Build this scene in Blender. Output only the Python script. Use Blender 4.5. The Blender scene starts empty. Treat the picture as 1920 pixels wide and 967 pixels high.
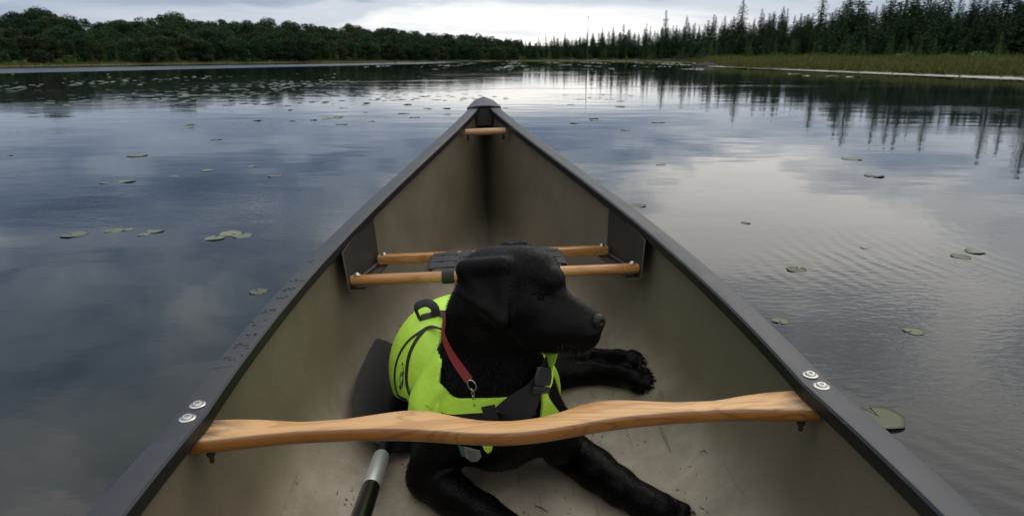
import bpy, bmesh, math, random
import numpy as np
from mathutils import Vector, Matrix, Quaternion, noise
from mathutils.bvhtree import BVHTree

random.seed(7)
rng = np.random.default_rng(7)
SC = bpy.context.scene
COL = SC.collection
R_ = math.radians

# ------------------------------------------------------------------ camera
CAM_H = 0.75
cam_d = bpy.data.cameras.new('camera')
cam_d.sensor_width = 36.0
cam_d.lens = 36.0 * 1250.66 / 1920.0
cam_d.clip_start = 0.02
cam_d.clip_end = 8000
cam = bpy.data.objects.new('camera', cam_d)
COL.objects.link(cam)
cam.location = (0, 0, CAM_H)
cam.rotation_euler = (math.pi / 2 - math.atan(375 / 1250.66), 0, 0)
SC.camera = cam
cam_d.dof.use_dof = True
cam_d.dof.focus_distance = 1.35
cam_d.dof.aperture_fstop = 9.0

# ------------------------------------------------------------------ view, world, sun
SC.view_settings.view_transform = 'Standard'
SC.view_settings.look = 'None'
SC.view_settings.gamma = 1.0
SC.view_settings.exposure = 0.0
SUN_EL, SUN_AZ = R_(50), R_(25)          # azimuth clockwise from the bow direction

world = bpy.data.worlds.new('World')
SC.world = world
world.use_nodes = True


class NT:
    """tiny helper around a node tree"""
    def __init__(s, nt):
        s.nt = nt
        s.n = nt.nodes
        s.l = nt.links

    def node(s, typ, **kw):
        n = s.n.new(typ)
        for k, v in kw.items():
            if k.startswith('in_'):
                key = k[3:]
                key = int(key) if key.isdigit() else key.replace('_', ' ')
                s.put(n.inputs[key], v)
            else:
                setattr(n, k, v)
        return n

    def put(s, sock, v):
        if isinstance(v, bpy.types.NodeSocket):
            s.l.new(v, sock)
        elif isinstance(v, bpy.types.Node):
            s.l.new(v.outputs[0], sock)
        else:
            sock.default_value = v

    def math(s, op, a, b=0.0, c=None, clamp=False):
        n = s.n.new('ShaderNodeMath')
        n.operation = op
        n.use_clamp = clamp
        s.put(n.inputs[0], a)
        s.put(n.inputs[1], b)
        if c is not None:
            s.put(n.inputs[2], c)
        return n.outputs[0]

    def smooth(s, v, a, b):
        n = s.n.new('ShaderNodeMapRange')
        n.interpolation_type = 'SMOOTHSTEP'
        s.put(n.inputs['Value'], v)
        n.inputs['From Min'].default_value = a
        n.inputs['From Max'].default_value = b
        return n.outputs[0]

    def mix(s, f, a, b, blend='MIX'):
        n = s.n.new('ShaderNodeMix')
        n.data_type = 'RGBA'
        n.blend_type = blend
        s.put(n.inputs[0], f)
        s.put(n.inputs[6], a if not isinstance(a, tuple) else (*a, 1)[:4])
        s.put(n.inputs[7], b if not isinstance(b, tuple) else (*b, 1)[:4])
        return n.outputs[2]

    def noise(s, vec, scale, detail=4, rough=.5, dist=0.0):
        n = s.n.new('ShaderNodeTexNoise')
        if vec is not None:
            s.put(n.inputs['Vector'], vec)
        n.inputs['Scale'].default_value = scale
        n.inputs['Detail'].default_value = detail
        n.inputs['Roughness'].default_value = rough
        n.inputs['Distortion'].default_value = dist
        return n.outputs['Fac']

    def mapping(s, vec, scale=(1, 1, 1), rot=(0, 0, 0), loc=(0, 0, 0)):
        n = s.n.new('ShaderNodeMapping')
        s.put(n.inputs['Vector'], vec)
        n.inputs['Scale'].default_value = scale
        n.inputs['Rotation'].default_value = rot
        n.inputs['Location'].default_value = loc
        return n.outputs[0]


def build_world():
    t = NT(world.node_tree)
    t.n.clear()
    out = t.node('ShaderNodeOutputWorld')
    sky = t.node('ShaderNodeTexSky')
    sky.sky_type = 'NISHITA'
    sky.sun_disc = False
    sky.sun_elevation = SUN_EL
    sky.sun_rotation = SUN_AZ
    bg_sky = t.node('ShaderNodeBackground', in_Strength=0.06)
    t.put(bg_sky.inputs[0], sky.outputs[0])
    tc = t.node('ShaderNodeTexCoord')
    sep = t.node('ShaderNodeSeparateXYZ')
    t.put(sep.inputs[0], tc.outputs['Generated'])
    x, y, z = sep.outputs
    az = t.math('MULTIPLY', t.math('ARCTAN2', x, y), 57.2958)
    zc = t.math('MAXIMUM', z, 0.0)
    el = t.math('MULTIPLY', t.math('ARCSINE', zc), 57.2958)
    den = t.math('ADD', zc, 0.16)
    u = t.math('DIVIDE', x, den)
    v = t.math('DIVIDE', y, den)
    cv = t.node('ShaderNodeCombineXYZ')
    t.put(cv.inputs[0], u)
    t.put(cv.inputs[1], v)
    big = t.noise(t.mapping(cv.outputs[0], (0.55, 0.75, 1), loc=(3.1, 1.7, 0)), 1.0, 6, .55, .6)
    mid = t.noise(t.mapping(cv.outputs[0], (1.9, 2.3, 1), loc=(7.3, 2.9, 0)), 1.0, 5, .55, .5)
    # warped azimuth / elevation for the large cloud bodies
    azw = t.math('ADD', az, t.math('MULTIPLY', t.math('SUBTRACT', mid, .5), 16))
    elw = t.math('ADD', el, t.math('MULTIPLY', t.math('SUBTRACT', big, .5), 5))

    def blob(a, e, sa, se):
        p = t.math('DIVIDE', t.math('SUBTRACT', azw, a), sa)
        q = t.math('DIVIDE', t.math('SUBTRACT', elw, e), se)
        r = t.math('ADD', t.math('MULTIPLY', p, p), t.math('MULTIPLY', q, q))
        return t.math('POWER', 2.71828, t.math('MULTIPLY', r, -1.0))
    # brightness field: + bright cloud, - dark cloud
    b = t.math('ADD', 0.53, t.math('MULTIPLY', t.math('SUBTRACT', big, .5), .60))
    b = t.math('ADD', b, t.math('MULTIPLY', t.math('MULTIPLY', t.math('SUBTRACT', mid, .5), t.smooth(el, 2.5, 8)), 1.55))
    for (a, e, sa, se, k) in BLOBS:
        b = t.math('ADD', b, t.math('MULTIPLY', blob(a, e, sa, se), k))
    # the overcast brightens toward the zenith and on the sun's side
    b = t.math('ADD', b, t.math('MULTIPLY', t.smooth(el, 14, 60), .62))
    b = t.math('ADD', b, t.math('MULTIPLY', t.smooth(az, -8, 22), t.math('MULTIPLY', t.smooth(el, 5, 20), .46)))
    ramp = t.node('ShaderNodeValToRGB')
    t.put(ramp.inputs[0], b)
    cr = ramp.color_ramp
    cr.interpolation = 'EASE'
    cols = [(0.0, (.072, .104, .175)), (.22, (.135, .182, .275)), (.45, (.255, .305, .390)), (.68, (.44, .475, .530)),
            (.86, (.64, .65, .665)), (1.0, (.96, .925, .88))]
    cr.elements[0].position, cr.elements[0].color = cols[0][0], (*cols[0][1], 1)
    cr.elements[1].position, cr.elements[1].color = cols[-1][0], (*cols[-1][1], 1)
    for p, c in cols[1:-1]:
        e = cr.elements.new(p)
        e.color = (*c, 1)
    bg_c = t.node('ShaderNodeBackground', in_Strength=SKY_GAIN)
    t.put(bg_c.inputs[0], ramp.outputs[0])
    mx = t.node('ShaderNodeMixShader')
    mx.inputs[0].default_value = .94
    t.l.new(bg_sky.outputs[0], mx.inputs[1])
    t.l.new(bg_c.outputs[0], mx.inputs[2])
    t.l.new(mx.outputs[0], out.inputs[0])


SKY_GAIN = 1.50
#        az   el   s_az s_el  gain   (degrees)
BLOBS = [(2, 2.2, 16, 2.2, .50), (-4, 3.6, 22, .8, .12),
         (-22, 5.0, 13, 1.2, -.22), (7, 6.4, 10, 1.5, -.30), (-22, 8.6, 17, 1.9, -.26),
         (19, 10.5, 7, 3.0, .50), (31, 12, 8, 4.0, .34), (14, 15, 7, 3.5, .26), (-12, 15, 6, 3.5, .24),
         (-30, 20, 12, 7, -.15), (26, 17, 7, 3, -.10), (-3, 9.5, 6, 1.5, .06)]
build_world()

sun_d = bpy.data.lights.new('sun', 'SUN')
sun_d.energy = 0.5
sun_d.angle = R_(35)
sun_d.color = (1.0, .95, .88)
sun = bpy.data.objects.new('sun', sun_d)
COL.objects.link(sun)
sdir = Vector((math.sin(SUN_AZ) * math.cos(SUN_EL), math.cos(SUN_AZ) * math.cos(SUN_EL), math.sin(SUN_EL)))
sun.rotation_euler = (-sdir).to_track_quat('-Z', 'Y').to_euler()

# ------------------------------------------------------------------ helpers
def tag(o, label=None, cat=None, group=None, kind=None):
    if label: o['label'] = label
    if cat: o['category'] = cat
    if group: o['group'] = group
    if kind: o['kind'] = kind
    return o


def link_mesh(name, me, parent=None):
    o = bpy.data.objects.new(name, me)
    COL.objects.link(o)
    if parent is not None:
        o.parent = parent
    return o


def mk(name, verts, faces, mats, parent=None, base=(0, 0, 0), smooth=True, fmat=None):
    """a mesh object from raw lists; vertices are given in the thing's frame and shifted by its base"""
    me = bpy.data.meshes.new(name)
    V = np.asarray(verts, dtype=float) - np.asarray(base, dtype=float)
    me.from_pydata(V.tolist(), [], [list(map(int, f)) for f in faces])
    for m in (mats if isinstance(mats, (list, tuple)) else [mats]):
        me.materials.append(m)
    if fmat is not None:
        me.polygons.foreach_set('material_index', np.asarray(fmat, dtype=np.int32))
    if smooth:
        me.polygons.foreach_set('use_smooth', np.ones(len(me.polygons), dtype=bool))
    me.update()
    return link_mesh(name, me, parent)


def auto_smooth(o, ang=35):
    """mark edges sharper than ang as sharp"""
    bm = bmesh.new()
    bm.from_mesh(o.data)
    bmesh.ops.recalc_face_normals(bm, faces=bm.faces)
    for e in bm.edges:
        if len(e.link_faces) == 2 and e.calc_face_angle(0) > R_(ang):
            e.smooth = False
    bm.to_mesh(o.data)
    bm.free()
    return o


def empty(name, matrix):
    o = bpy.data.objects.new(name, None)
    o.empty_display_size = .1
    COL.objects.link(o)
    o.matrix_world = matrix
    return o


class MB:
    """collects simple solids into one mesh"""
    def __init__(s):
        s.v, s.f, s.m = [], [], []

    def add(s, v, f, mi=0):
        n = len(s.v)
        s.v += [tuple(q) for q in v]
        s.f += [[i + n for i in q] for q in f]
        s.m += [mi] * len(f)

    def box(s, c, h, M=None, mi=0, bev=0.0):
        """box with half sizes h, optionally chamfered"""
        c = Vector(c)
        M = M or Matrix.Identity(3)
        if bev <= 0:
            vs = [c + M @ Vector((sx * h[0], sy * h[1], sz * h[2])) for sx in (-1, 1) for sy in (-1, 1) for sz in (-1, 1)]
            fs = [(0, 1, 3, 2), (4, 6, 7, 5), (0, 4, 5, 1), (2, 3, 7, 6), (0, 2, 6, 4), (1, 5, 7, 3)]
            s.add(vs, fs, mi)
            return
        bm = bmesh.new()
        bmesh.ops.create_cube(bm, size=2)
        for v in bm.verts:
            v.co = Vector((v.co.x * h[0], v.co.y * h[1], v.co.z * h[2]))
        bmesh.ops.bevel(bm, geom=list(bm.edges), offset=bev, segments=2, profile=.6, affect='EDGES')
        bm.verts.ensure_lookup_table()
        s.add([c + M @ v.co for v in bm.verts], [[v.index for v in f.verts] for f in bm.faces], mi)
        bm.free()

    def tube(s, pts, rad, n=12, mi=0, cap=True, flat=(1, 1)):
        """tube along pts; rad scalar or list"""
        pts = [Vector(p) for p in pts]
        k = len(pts)
        rad = [rad] * k if not isinstance(rad, (list, tuple)) else rad
        up = None
        rings = []
        for i, p in enumerate(pts):
            d = (pts[min(i + 1, k - 1)] - pts[max(i - 1, 0)]).normalized()
            if up is None:
                a = Vector((0, 0, 1)) if abs(d.z) < .9 else Vector((1, 0, 0))
                up = (a - d * a.dot(d)).normalized()
            else:
                up = (up - d * up.dot(d)).normalized()
            sd = d.cross(up)
            rings.append([p + (sd * math.cos(t) * flat[0] + up * math.sin(t) * flat[1]) * rad[i]
                          for t in [2 * math.pi * j / n for j in range(n)]])
        v = [q for r in rings for q in r]
        f = []
        for i in range(k - 1):
            for j in range(n):
                a, b = i * n + j, i * n + (j + 1) % n
                f.append((a, b, b + n, a + n))
        if cap:
            f.append(list(range(n))[::-1])
            f.append([(k - 1) * n + j for j in range(n)])
        s.add(v, f, mi)

    def lathe(s, c, prof, n=20, axis=(0, 0, 1), mi=0):
        """profile of (radius, height) about axis through c"""
        q = Vector((0, 0, 1)).rotation_difference(Vector(axis))
        c = Vector(c)
        v, f = [], []
        for r, h in prof:
            for j in range(n):
                t = 2 * math.pi * j / n
                v.append(c + q @ Vector((r * math.cos(t), r * math.sin(t), h)))
        for i in range(len(prof) - 1):
            for j in range(n):
                a, b = i * n + j, i * n + (j + 1) % n
                f.append((a, b, b + n, a + n))
        f.append(list(range(n))[::-1])
        f.append([(len(prof) - 1) * n + j for j in range(n)])
        s.add(v, f, mi)

    def build(s, name, mats, parent=None, base=(0, 0, 0), smooth=True, sharp=40):
        o = mk(name, s.v, s.f, mats, parent, base, smooth, s.m)
        if smooth and sharp:
            auto_smooth(o, sharp)
        return o


def material(name):
    m = bpy.data.materials.new(name)
    m.use_nodes = True
    t = NT(m.node_tree)
    t.n.clear()
    out = t.node('ShaderNodeOutputMaterial')
    p = t.node('ShaderNodeBsdfPrincipled')
    t.l.new(p.outputs[0], out.inputs[0])
    return m, t, p


def simple(name, col, rough=.5, metal=0.0, bump=0.0, bscale=40, var=.15, spec=.5, vscale=6):
    m, t, p = material(name)
    tc = t.node('ShaderNodeTexCoord')
    n = t.noise(tc.outputs['Object'], vscale, 5, .6)
    k = t.mix(t.smooth(n, .3, .7), tuple(c * (1 - var) for c in col), tuple(c * (1 + var) for c in col))
    t.put(p.inputs['Base Color'], k)
    p.inputs['Roughness'].default_value = rough
    p.inputs['Metallic'].default_value = metal
    p.inputs['Specular IOR Level'].default_value = spec
    if bump:
        b = t.node('ShaderNodeBump', in_Strength=1.0, in_Distance=bump)
        t.put(b.inputs['Height'], t.noise(tc.outputs['Object'], bscale, 4, .6))
        t.put(p.inputs['Normal'], b.outputs[0])
    return m


# ------------------------------------------------------------------ materials
def mat_water():
    m, t, p = material('lake_water')
    tc = t.node('ShaderNodeTexCoord')
    P = tc.outputs['Object']
    sep = t.node('ShaderNodeSeparateXYZ')
    t.put(sep.inputs[0], P)
    x, y, z = sep.outputs
    p.inputs['Base Color'].default_value = (.012, .017, .018, 1)
    p.inputs['Roughness'].default_value = .025
    p.inputs['IOR'].default_value = 1.333
    p.inputs['Specular IOR Level'].default_value = .5
    # wind-ruffled lane along the left shore
    a = t.math('SUBTRACT', t.math('SUBTRACT', t.math('MULTIPLY', y, 7.54), t.math('MULTIPLY', x, 29.2)), 1021)
    b = t.math('SUBTRACT', 1021, t.math('SUBTRACT', t.math('MULTIPLY', y, 6.3), t.math('MULTIPLY', x, 20.0)))
    lane = t.math('MULTIPLY', t.smooth(a, -12, 25), t.smooth(b, -25, 12))
    lane = t.math('MULTIPLY', lane, t.smooth(x, -6, -14))
    # patches of breeze
    patch = t.smooth(t.noise(t.mapping(P, (.22, .5, 1), loc=(4, 9, 0)), 1.0, 3, .5), .50, .68)
    near_r = t.math('MULTIPLY', t.smooth(x, .5, 1.1), t.smooth(y, 3.6, 1.4))
    # long soft swell, small ripples
    swell = t.noise(t.mapping(P, (1.1, 2.0, 1), rot=(0, 0, .25)), 1.0, 2, .45)
    rip = t.noise(t.mapping(P, (5, 11, 1), rot=(0, 0, .15)), 1.0, 3, .5, .4)
    fine = t.noise(t.mapping(P, (20, 42, 1), rot=(0, 0, .1)), 1.0, 2, .5, .3)
    # wavelets fanning away from the hull on the right
    w = t.node('ShaderNodeTexWave')
    w.wave_type = 'RINGS'
    w.rings_direction = 'SPHERICAL'
    t.put(w.inputs['Vector'], t.mapping(P, (1, 1, 1), loc=(-3.2, -2.6, 0)))
    w.inputs['Scale'].default_value = 4.6
    w.inputs['Distortion'].default_value = 3.4
    w.inputs['Detail'].default_value = 2
    w.inputs['Detail Scale'].default_value = 1.2
    ring_mask = t.math('MULTIPLY', near_r, t.smooth(t.noise(P, .9, 2, .5), .42, .6))
    h = t.math('MULTIPLY', swell, .0030)
    h = t.math('ADD', h, t.math('MULTIPLY', t.math('MULTIPLY', rip, t.math('ADD', .12, t.math('MULTIPLY', patch, .50))), .0017))
    h = t.math('ADD', h, t.math('MULTIPLY', t.math('MULTIPLY', fine, t.math('ADD', .08, t.math('ADD', t.math('MULTIPLY', patch, .5), t.math('MULTIPLY', near_r, .8)))), .0011))
    h = t.math('ADD', h, t.math('MULTIPLY', t.math('MULTIPLY', w.outputs['Fac'], ring_mask), .0013))
    lw = t.noise(t.mapping(P, (1.2, 1.2, 1)), 1.0, 3, .6)
    h = t.math('ADD', h, t.math('MULTIPLY', t.math('MULTIPLY', lw, lane), .16))
    bm = t.node('ShaderNodeBump', in_Strength=1.0, in_Distance=1.0)
    t.put(bm.inputs['Height'], h)
    t.put(p.inputs['Normal'], bm.outputs[0])
    t.put(p.inputs['Roughness'], t.math('ADD', .02, t.math('MULTIPLY', lane, .22)))
    return m


def mat_hull():
    m, t, p = material('hull_interior_tan')
    tc = t.node('ShaderNodeTexCoord')
    P = tc.outputs['Object']
    sep = t.node('ShaderNodeSeparateXYZ')
    t.put(sep.inputs[0], P)
    low = t.smooth(sep.outputs[2], .19, .04)           # paler towards the floor, where grit and scuffs lie
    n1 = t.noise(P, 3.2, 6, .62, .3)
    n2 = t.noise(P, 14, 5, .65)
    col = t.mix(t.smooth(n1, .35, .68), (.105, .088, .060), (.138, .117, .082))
    floor_col = t.mix(t.smooth(n2, .35, .7), (.262, .230, .180), (.352, .315, .256))
    col = t.mix(t.math('MULTIPLY', low, t.smooth(n1, .15, .6)), col, floor_col)
    # pale scuffs
    sc = t.smooth(t.noise(t.mapping(P, (6, 3.4, 6), rot=(0, 0, .5)), 1.0, 7, .7, 1.2), .60, .70)
    col = t.mix(t.math('MULTIPLY', t.math('MULTIPLY', sc, low), .55), col, (.42, .40, .36))
    # dark dirt specks
    vz = t.node('ShaderNodeTexVoronoi', feature='F1')
    t.put(vz.inputs['Vector'], t.mapping(P, (55, 38, 30)))
    vz.inputs['Scale'].default_value = 1.0
    vz.inputs['Randomness'].default_value = 1.0
    sp = t.smooth(vz.outputs['Distance'], .22, .12)
    sp = t.math('MULTIPLY', sp, t.smooth(t.noise(P, 7, 3, .6), .53, .62))
    col = t.mix(t.math('MULTIPLY', t.math('MULTIPLY', sp, low), .8), col, (.05, .042, .032))
    # fine scratches
    scr = t.noise(t.mapping(P, (120, 5, 20), rot=(0, 0, .7)), 1.0, 2, .5, .6)
    col = t.mix(t.math('MULTIPLY', t.smooth(scr, .66, .72), t.math('MULTIPLY', low, .6)), col, (.10, .085, .065))
    t.put(p.inputs['Base Color'], col)
    t.put(p.inputs['Roughness'], t.math('ADD', .38, t.math('MULTIPLY', n2, .25)))
    bm = t.node('ShaderNodeBump', in_Strength=.6, in_Distance=.0012)
    t.put(bm.inputs['Height'], t.noise(P, 90, 3, .6))
    t.put(p.inputs['Normal'], bm.outputs[0])
    return m


def mat_gunwale(side=False):
    m, t, p = material('gunwale_side_shaded' if side else 'gunwale_charcoal')
    tc = t.node('ShaderNodeTexCoord')
    P = tc.outputs['Object']
    n = t.noise(t.mapping(P, (30, 5, 30), rot=(0, 0, .2)), 1.0, 5, .65, .6)
    n2 = t.noise(P, 9, 5, .6)
    col = t.mix(t.smooth(n, .35, .75), (.006, .0085, .014), (.013, .0175, .027))
    col = t.mix(t.math('MULTIPLY', t.smooth(n2, .55, .72), .35), col, (.036, .042, .053))
    scr = t.noise(t.mapping(P, (160, 12, 30), rot=(0, 0, .5)), 1.0, 3, .6, 1.2)
    col = t.mix(t.math('MULTIPLY', t.smooth(scr, .68, .74), .35), col, (.11, .115, .125))
    t.put(p.inputs['Base Color'], col)
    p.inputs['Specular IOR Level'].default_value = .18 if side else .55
    if side:  # same vinyl, with the shade of the inner faces put into its colour
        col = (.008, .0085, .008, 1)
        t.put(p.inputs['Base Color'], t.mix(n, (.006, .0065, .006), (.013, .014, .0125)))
    t.put(p.inputs['Roughness'], t.math('ADD', .30, t.math('MULTIPLY', n, .28)))
    bm = t.node('ShaderNodeBump', in_Strength=.5, in_Distance=.0008)
    t.put(bm.inputs['Height'], n)
    t.put(p.inputs['Normal'], bm.outputs[0])
    return m


def mat_wood(name, c1, c2, dark, rough=.38, worn=0.0):
    m, t, p = material(name)
    tc = t.node('ShaderNodeTexCoord')
    P = tc.outputs['Object']
    g = t.noise(t.mapping(P, (3.2, 16, 16)), 1.0, 3, .5, .5)
    rings = t.math('SINE', t.math('MULTIPLY', g, 62))
    rings = t.smooth(rings, .15, 1.0)
    fib = t.noise(t.mapping(P, (14, 420, 420)), 1.0, 3, .6)
    tone = t.noise(t.mapping(P, (2.5, 9, 9), loc=(5, 0, 0)), 1.0, 3, .5)
    col = t.mix(t.smooth(tone, .3, .7), c1, c2)
    col = t.mix(t.math('MULTIPLY', rings, .42), col, dark)
    col = t.mix(t.math('MULTIPLY', t.smooth(fib, .45, .75), .16), col, dark)
    if worn:
        w = t.noise(t.mapping(P, (14, 60, 60)), 1.0, 5, .7)
        sx = t.node('ShaderNodeSeparateXYZ')
        t.put(sx.inputs[0], P)
        ax = t.math('ABSOLUTE', sx.outputs[0])
        end = t.smooth(ax, .355, .425)
        col = t.mix(t.math('MULTIPLY', t.smooth(w, .42, .6), t.math('MULTIPLY', end, .75)), col, (.10, .085, .075))
        col = t.mix(t.math('MULTIPLY', t.smooth(w, .66, .72), .5), col, (.12, .08, .05))
        dn = t.noise(t.mapping(P, (55, 120, 120), rot=(0, 0, .3)), 1.0, 3, .6)
        dm = t.noise(P, 11, 2, .5)
        col = t.mix(t.math('MULTIPLY', t.smooth(dn, .67, .71), t.math('MULTIPLY', t.smooth(dm, .48, .6), .8)), col, (.07, .045, .03))
    t.put(p.inputs['Base Color'], col)
    p.inputs['Roughness'].default_value = rough
    bm = t.node('ShaderNodeBump', in_Strength=.5, in_Distance=.0005)
    t.put(bm.inputs['Height'], fib)
    t.put(p.inputs['Normal'], bm.outputs[0])
    return m


def mat_leaf(name, c1, c2, vscale=.6, rough=.6):
    m, t, p = material(name)
    tc = t.node('ShaderNodeTexCoord')
    oi = t.node('ShaderNodeObjectInfo')
    n = t.noise(tc.outputs['Object'], vscale, 4, .6)
    k = t.math('ADD', t.math('MULTIPLY', n, .6), t.math('MULTIPLY', oi.outputs['Random'], .5))
    col = t.mix(t.smooth(k, .25, .85), c1, c2)
    t.put(p.inputs['Base Color'], col)
    p.inputs['Roughness'].default_value = rough
    p.inputs['Specular IOR Level'].default_value = .04
    return m


def mat_fur():
    m, t, p = material('black_fur')
    tc = t.node('ShaderNodeTexCoord')
    n = t.noise(tc.outputs['Object'], 18, 4, .6)
    t.put(p.inputs['Base Color'], t.mix(n, (.0009, .0009, .0012), (.0022, .0021, .0023)))
    p.inputs['Roughness'].default_value = .40
    p.inputs['Specular IOR Level'].default_value = .095
    bm = t.node('ShaderNodeBump', in_Strength=.8, in_Distance=.0012)
    t.put(bm.inputs['Height'], t.noise(t.mapping(tc.outputs['Object'], (160, 160, 60)), 1.0, 3, .6, .4))
    t.put(p.inputs['Normal'], bm.outputs[0])
    return m


M = {}
M['water'] = mat_water()
M['hull'] = mat_hull()
M['hull_out'] = simple('hull_exterior_green', (.012, .045, .028), .35, var=.1)
M['gunwale'] = mat_gunwale()
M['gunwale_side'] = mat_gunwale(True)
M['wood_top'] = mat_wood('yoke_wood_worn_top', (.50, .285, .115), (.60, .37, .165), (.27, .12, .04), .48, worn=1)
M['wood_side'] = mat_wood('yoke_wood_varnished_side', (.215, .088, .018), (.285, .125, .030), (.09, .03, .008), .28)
M['wood_edge'] = mat_wood('yoke_wood_bare_edge', (.20, .14, .09), (.36, .29, .23), (.10, .06, .04), .75)
M['wood_rail'] = mat_wood('seat_rail_wood', (.36, .175, .055), (.44, .225, .08), (.2, .085, .025), .3)
M['wood_dowel'] = mat_wood('handle_wood', (.36, .215, .115), (.43, .27, .15), (.22, .12, .06), .4)
M['plastic'] = simple('black_plastic_bracket', (.014, .0135, .013), .5, bump=.0003, bscale=300)
M['web'] = simple('seat_webbing', (.008, .009, .013), .7, bump=.0006, bscale=500)
M['steel'] = simple('stainless_steel', (.56, .55, .53), .3, 1.0)
M['alu'] = simple('brushed_aluminium', (.62, .66, .67), .42, .75, var=.05)
M['dark_metal'] = simple('dark_metal', (.03, .025, .022), .5, .6)
M['blade'] = simple('paddle_blade_charcoal', (.009, .009, .011), .6, spec=.25, bump=.0004, bscale=200)
M['edge'] = simple('worn_bracket_edge', (.085, .085, .078), .5)
M['shaft'] = simple('paddle_shaft_black', (.006, .006, .007), .22)
M['fur'] = mat_fur()
M['nose'] = simple('nose_leather', (.005, .0048, .0052), .38, spec=.3, bump=.0008, bscale=420)
M['eye'] = simple('eye_dark', (.003, .0025, .002), .6, spec=.05)
M['claw'] = simple('claw_horn', (.03, .026, .024), .35)
M['grey_hair'] = simple('grey_muzzle_hair', (.045, .044, .043), .6)
M['vest'] = simple('vest_lime_nylon', (.44, .74, .065), .5, bump=.0050, bscale=13, var=.07, vscale=9)
M['strap'] = simple('black_webbing', (.010, .010, .013), .6, bump=.0005, bscale=600)
M['buckle'] = simple('buckle_plastic', (.035, .036, .042), .32)
M['print'] = simple('logo_print_blue', (.01, .035, .085), .5)
M['collar'] = simple('red_collar', (.21, .022, .022), .55, bump=.0004, bscale=500)
M['tagm'] = simple('pale_tag', (.20, .19, .16), .5)
M['tagt'] = simple('teal_tag', (.05, .12, .11), .5)
M['clear'] = simple('clear_plastic_scrap', (.35, .35, .34), .25)
M['pad'] = mat_leaf('lily_pad_green', (.072, .086, .045), (.14, .155, .085), 8, .32)
M['pad'].node_tree.nodes['Principled BSDF'].inputs['Specular IOR Level'].default_value = .5
M['pad_brown'] = mat_leaf('lily_pad_brown', (.090, .100, .070), (.135, .145, .100), 8, .35)
M['broad'] = mat_leaf('broadleaf_foliage', (.014, .034, .018), (.034, .066, .028), .5)
M['broad2'] = mat_leaf('broadleaf_foliage_warm', (.021, .033, .017), (.042, .055, .025), .5)
M['spruce'] = mat_leaf('spruce_needles', (.017, .043, .018), (.038, .074, .029), .7)
M['larch'] = mat_leaf('larch_needles', (.040, .080, .022), (.085, .140, .036), .7)
M['bark'] = simple('bark', (.055, .045, .038), .85, vscale=3)
M['dead'] = simple('dead_wood', (.03, .026, .024), .8, vscale=3)
M['grass'] = mat_leaf('marsh_grass', (.070, .085, .024), (.140, .130, .042), .35)
M['soil'] = simple('marsh_ground', (.050, .052, .022), .9, vscale=.05, var=.35)
M['mud'] = simple('sticks_and_mud', (.022, .018, .014), .9, var=.3)
M['grit'] = simple('plant_bits', (.055, .040, .028), .8)

# water droplet
md, td, pd = material('water_droplet')
pd.inputs['Base Color'].default_value = (.02, .022, .026, 1)
pd.inputs['Roughness'].default_value = .03
pd.inputs['Specular IOR Level'].default_value = .6
M['drop'] = md

# ------------------------------------------------------------------ the canoe's frame and hull lines (used by the water's opening too)
YAW, HEEL, OFF = R_(3.0036), R_(1.5864), 0.0285
RC = Matrix.Rotation(YAW, 4, 'Z') @ Matrix.Rotation(-HEEL, 4, 'Y')


def canoe_matrix(base):
    """frame of things in the canoe, its origin at 'base' (lateral, lengthwise, height)"""
    return Matrix.Translation((0, 0, CAM_H)) @ RC @ Matrix.Translation((base[0] + OFF, base[1], base[2]))


MC = canoe_matrix((0, 0, 0))
MID = .8534


def gw(s):
    if s < MID: s = 2 * MID - s
    t = (s - .8) / 2.4
    w = .46634 + t * (.0801 + t * (-.88617 + t * (.31802 + t * .04285)))
    z = -.46666 + t * (.08842 + t * (.23843 - .03727 * t))
    return max(w, .012), z


def keel(s):
    if s < MID: s = 2 * MID - s
    zg = gw(s)[1]
    zb = -.826 + .035 * (max(0, s - 1.4) / 1.8) ** 2
    if s > 2.72:
        q = min(1, (s - 2.72) / .45)
        zb = zb + (zg - .005 - zb) * (1 - math.sqrt(max(0, 1 - q * q)))
    return zb


def expo(s):
    if s < MID: s = 2 * MID - s
    t = min(1, max(0, (s - 1.15) / 1.85))
    t = t * t * (3 - 2 * t)
    return 4.6 * (1 - t) + 1.02 * t, 2.6 * (1 - t) + 1.35 * t


def hullz(x, s, out=0.0):
    w, zg = gw(s)
    w = max(w - .022, .004) + out
    n, m = expo(s)
    zk = keel(s) - out
    a = min(1, abs(x) / w)
    return zg - (zg - zk) * (1 - a ** n) ** (1 / m)


BOW = 3.165
STERN = 2 * MID - BOW


def section(s, out=0.0, k=26):
    """half section from keel to gunwale, (x, z)"""
    w, zg = gw(s)
    w = max(w - .022, .004) + out
    n, m = expo(s)
    zk = keel(s) - out
    pts = []
    for i in range(k + 1):
        th = math.pi / 2 * i / k
        a = math.sin(th) ** (2 / n)
        b = math.cos(th) ** (2 / m) if i < k else 0.0
        pts.append((w * a, zg - .004 - (zg - .004 - zk) * b))
    return pts


# ------------------------------------------------------------------ water with the canoe's waterplane left open
def waterline():
    def edge(side):
        res = []
        for s in np.linspace(STERN - .0, BOW, 90):
            best = None
            pr = None
            for (x, z) in section(float(s), .003, 60):
                P = MC @ Vector((side * x, float(s), z))
                if pr is not None and (pr.z < 0) != (P.z < 0):
                    f = (0 - pr.z) / (P.z - pr.z)
                    best = pr.lerp(P, f)
                    break
                pr = P
            if best is not None:
                res.append((best.x, best.y))
        return res
    L, Rr = edge(-1), edge(1)
    return L + Rr[::-1]


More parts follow.
